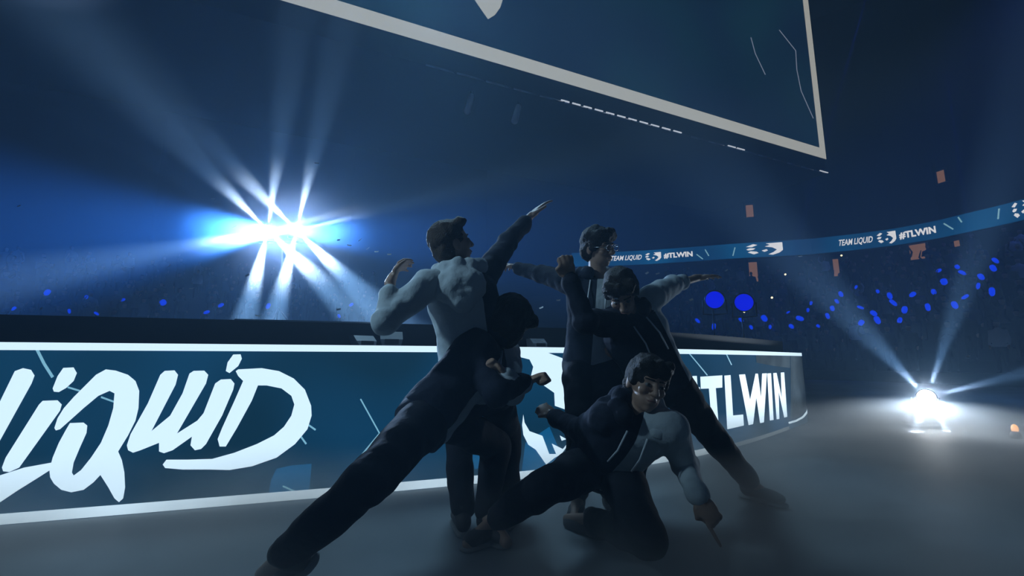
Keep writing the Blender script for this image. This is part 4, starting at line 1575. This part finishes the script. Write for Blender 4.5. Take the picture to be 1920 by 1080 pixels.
# the rest of the crowd in view
n_sp = 0
tries = 0
while n_sp < 215 and tries < 6000:
    tries += 1
    if random.random() < 0.72:
        px, py = random.uniform(1250, 1915), random.uniform(440, 720)
    else:
        px, py = random.uniform(5, 700), random.uniform(470, 600)
    p = on_stand(px, py, 1.5)
    if p is None or any((p - q).length < 0.72 for q in taken):
        continue
    taken.append(p)
    spectator(p, random.choice((('dn', 'dn'), ('fwd', 'fwd'), ('up', 'dn'), ('up', 'up'), ('dn', 'dn'))), random.choices((0, 1, 2, 3), (5, 3, 1, 2))[0], random.uniform(0.94, 1.06))
    n_sp += 1

# phone lights held up or lying on rails in the stands
bm = bmesh.new()
box(bm, (0, 0, 0.0), (0.08, 0.02, 0.15), None, 0.008)
ME_PHONE = bm_mesh(bm)
ME_PHONE.materials.append(M_black)
bm = bmesh.new()
bmesh.ops.create_circle(bm, cap_ends=True, radius=0.05, segments=14, matrix=Matrix.Translation((0, -0.012, 0.0)) @ Matrix.Rotation(math.pi / 2, 4, 'X'))
ME_FLASH = bm_mesh(bm)
ME_FLASH.materials.append(mat('phone_flash', (1, 1, 1, 1), 0.4, emit=(1.0, 0.95, 0.6, 1), estr=2.2))
for (px, py) in [(1654, 487), (1615, 499), (1711, 519), (1454, 537), (1638, 605), (1454, 631), (1457, 577), (1463, 588), (1858, 121), (1755, 155), (1376, 437), (1419, 437), (1451, 427)]:
    p = free_spot(px, py, (2.0, 1.5))
    if p is None:
        continue
    taken.append(p)
    o_ = spectator(p, ('up', 'dn'), 0)
    bpy.context.view_layer.update()
    hand_ = Matrix.Translation(p) @ o_.rotation_euler.to_matrix().to_4x4() @ Vector((-.17, -.19, 1.96))
    root = empty('phone', hand_)
    root.rotation_euler = o_.rotation_euler
    tag(root, 'phone with its white light on held up by a spectator', 'phone', 'lit phones in the crowd')
    link('phone_case', ME_PHONE, None, root)
    link('flash', ME_FLASH, None, root)

# ------------------------------------------------------------------ confetti in the air
CONF = [(1015, 577, 2.9), (1019, 640, 2.6), (1155, 560, 2.2), (1213, 512, 2.9), (1233, 513, 2.9), (359, 541, 4.0), (635, 580, 4.2), (78, 578, 4), (60, 594, 4),
        (464, 516, 5), (594, 306, 5), (265, 546, 4), (483, 592, 4), (400, 373, 5), (318, 498, 5), (440, 425, 6), (1296, 562, 3.2), (1088, 569, 2.2), (1047, 563, 2.6),
        (635, 450, 5), (655, 460, 5), (675, 450, 5), (706, 472, 4), (690, 466, 5), (730, 477, 4), (1362, 507, 5), (590, 606, 3.5), (36, 386, 6), (1815, 668, 5), (1500, 480, 5)]
for i, (px, py, d) in enumerate(CONF):
    c_ = P(px, py, d)
    L_ = 0.0046 * d
    w_ = L_ * random.uniform(0.3, 0.5)
    vs = []
    for zt in (-0.0003, 0.0003):
        for t in (-1, -0.33, 0.33, 1):
            for s in (-1, 1):
                vs.append((t * L_, s * w_, zt + 0.12 * L_ * t * t))
    fs = []
    for j in range(3):
        a = j * 2
        fs += [(a, a + 1, a + 3, a + 2), (a + 8, a + 10, a + 11, a + 9), (a, a + 2, a + 10, a + 8), (a + 1, a + 9, a + 11, a + 3)]
    fs += [(0, 8, 9, 1), (6, 7, 15, 14)]
    o_ = link('confetti_piece', pd(vs, fs), M_paper, None, c_)
    o_.rotation_euler = (random.uniform(0.6, 1.6), random.uniform(-0.6, 0.2), random.uniform(-0.5, 0.5))
    tag(o_, 'tiny white strip of confetti drifting in the hazy air', 'confetti', 'confetti in the air')

# ------------------------------------------------------------------ haze and low fog
def vol_mat(name, density, color, aniso, noise=None):
    m = bpy.data.materials.new(name)
    m.use_nodes = True
    nt = m.node_tree
    nt.nodes.remove(nt.nodes['Principled BSDF'])
    v = nt.nodes.new('ShaderNodeVolumeScatter')
    v.inputs['Color'].default_value = color
    v.inputs['Density'].default_value = density
    v.inputs['Anisotropy'].default_value = aniso
    nt.links.new(v.outputs['Volume'], nt.nodes['Material Output'].inputs['Volume'])
    if noise:
        tc = nt.nodes.new('ShaderNodeTexCoord')
        n = nt.nodes.new('ShaderNodeTexNoise')
        n.inputs['Scale'].default_value = noise
        n.inputs['Detail'].default_value = 3
        nt.links.new(tc.outputs['Object'], n.inputs['Vector'])
        sep = nt.nodes.new('ShaderNodeSeparateXYZ')
        nt.links.new(tc.outputs['Object'], sep.inputs['Vector'])
        # thick at the floor, thinning out to nothing at FOGH
        mr = nt.nodes.new('ShaderNodeMapRange')
        mr.inputs['From Min'].default_value = 0.0
        mr.inputs['From Max'].default_value = FOGH
        mr.inputs['To Min'].default_value = 1.0
        mr.inputs['To Max'].default_value = 0.0
        nt.links.new(sep.outputs['Z'], mr.inputs['Value'])
        nr = nt.nodes.new('ShaderNodeMapRange')
        nr.inputs['From Min'].default_value = 0.36
        nr.inputs['From Max'].default_value = 0.66
        nt.links.new(n.outputs['Fac'], nr.inputs['Value'])
        m1 = nt.nodes.new('ShaderNodeMath')
        m1.operation = 'MULTIPLY'
        nt.links.new(mr.outputs['Result'], m1.inputs[0])
        nt.links.new(nr.outputs['Result'], m1.inputs[1])
        m2 = nt.nodes.new('ShaderNodeMath')
        m2.operation = 'MULTIPLY'
        nt.links.new(m1.outputs[0], m2.inputs[0])
        m2.inputs[1].default_value = density
        nt.links.new(m2.outputs[0], v.inputs['Density'])
    return m


bm = bmesh.new()
box(bm, (0, 18.5, 11.4), (86, 52, 22.7))
o = link('haze', bm_mesh(bm), vol_mat('stage_haze', HAZE, (0.42, 0.71, 1.0, 1), 0.2))  # blue of the lights also put into the scatter colour
tag(o, 'thin stage haze, blue-lit and blue-tinted, hanging in the whole arena', 'haze', kind='stuff')
FOGH = 0.36
if FOG_D:
    bm = bmesh.new()
    box(bm, (1.2, 4.2, FOGH / 2 + 0.01), (13.0, 8.0, FOGH))
    o = link('floor_fog', bm_mesh(bm), vol_mat('low_fog', FOG_D, (0.9, 0.95, 1.0, 1), 0.2, 1.1))
    tag(o, 'low grey fog drifting over the floor in front of the stage', 'fog', kind='stuff')


def smoke_puff(c_, radii, density, label, power=2.0):
    """a soft ball of smoke thick in the middle"""
    m = bpy.data.materials.new('smoke_and_glow')
    m.use_nodes = True
    nt = m.node_tree
    nt.nodes.remove(nt.nodes['Principled BSDF'])
    v = nt.nodes.new('ShaderNodeVolumeScatter')
    v.inputs['Color'].default_value = (0.85, 0.92, 1.0, 1)
    v.inputs['Anisotropy'].default_value = 0.1
    nt.links.new(v.outputs['Volume'], nt.nodes['Material Output'].inputs['Volume'])
    tc = nt.nodes.new('ShaderNodeTexCoord')
    ln = nt.nodes.new('ShaderNodeVectorMath')
    ln.operation = 'LENGTH'
    nt.links.new(tc.outputs['Object'], ln.inputs[0])
    mr = nt.nodes.new('ShaderNodeMapRange')
    mr.inputs['To Min'].default_value = 1.0
    mr.inputs['To Max'].default_value = 0.0
    nt.links.new(ln.outputs['Value'], mr.inputs['Value'])
    pw = nt.nodes.new('ShaderNodeMath')
    pw.operation = 'POWER'
    pw.inputs[1].default_value = power
    nt.links.new(mr.outputs['Result'], pw.inputs[0])
    n = nt.nodes.new('ShaderNodeTexNoise')
    n.inputs['Scale'].default_value = 2.6
    n.inputs['Detail'].default_value = 2
    nt.links.new(tc.outputs['Object'], n.inputs['Vector'])
    m1 = nt.nodes.new('ShaderNodeMath')
    m1.operation = 'MULTIPLY'
    nt.links.new(pw.outputs[0], m1.inputs[0])
    nt.links.new(n.outputs['Fac'], m1.inputs[1])
    m2 = nt.nodes.new('ShaderNodeMath')
    m2.operation = 'MULTIPLY'
    m2.inputs[1].default_value = density * 2
    nt.links.new(m1.outputs[0], m2.inputs[0])
    nt.links.new(m2.outputs[0], v.inputs['Density'])
    bm = bmesh.new()
    ellipsoid(bm, (0, 0, 0), (1, 1, 1), None, 24, 14)
    o = link('smoke', bm_mesh(bm), m, None, c_)
    o.scale = radii
    tag(o, label, 'smoke', kind='stuff')


smoke_puff(P(529, 432, DL - 0.1), (2.4, 1.2, 1.8), 0.75, 'smoke added to glow round the two lamps of the light tower')  # added smoke, makes the bloom round the tower lamps
pq = P(1645, 785, 6.1)
smoke_puff(Vector((pq.x, pq.y, 0.2)), (1.3, 0.8, 0.19), 2.0, 'thick white smoke creeping over the floor by the blazing floor lamp', 1.2)
smoke_puff(P(1737, 742, 5.9), (0.9, 0.6, 0.55), 0.16, 'haze added to glow round the blazing floor lamp')  # added haze, strengthens the glow and rays of the floor lamp
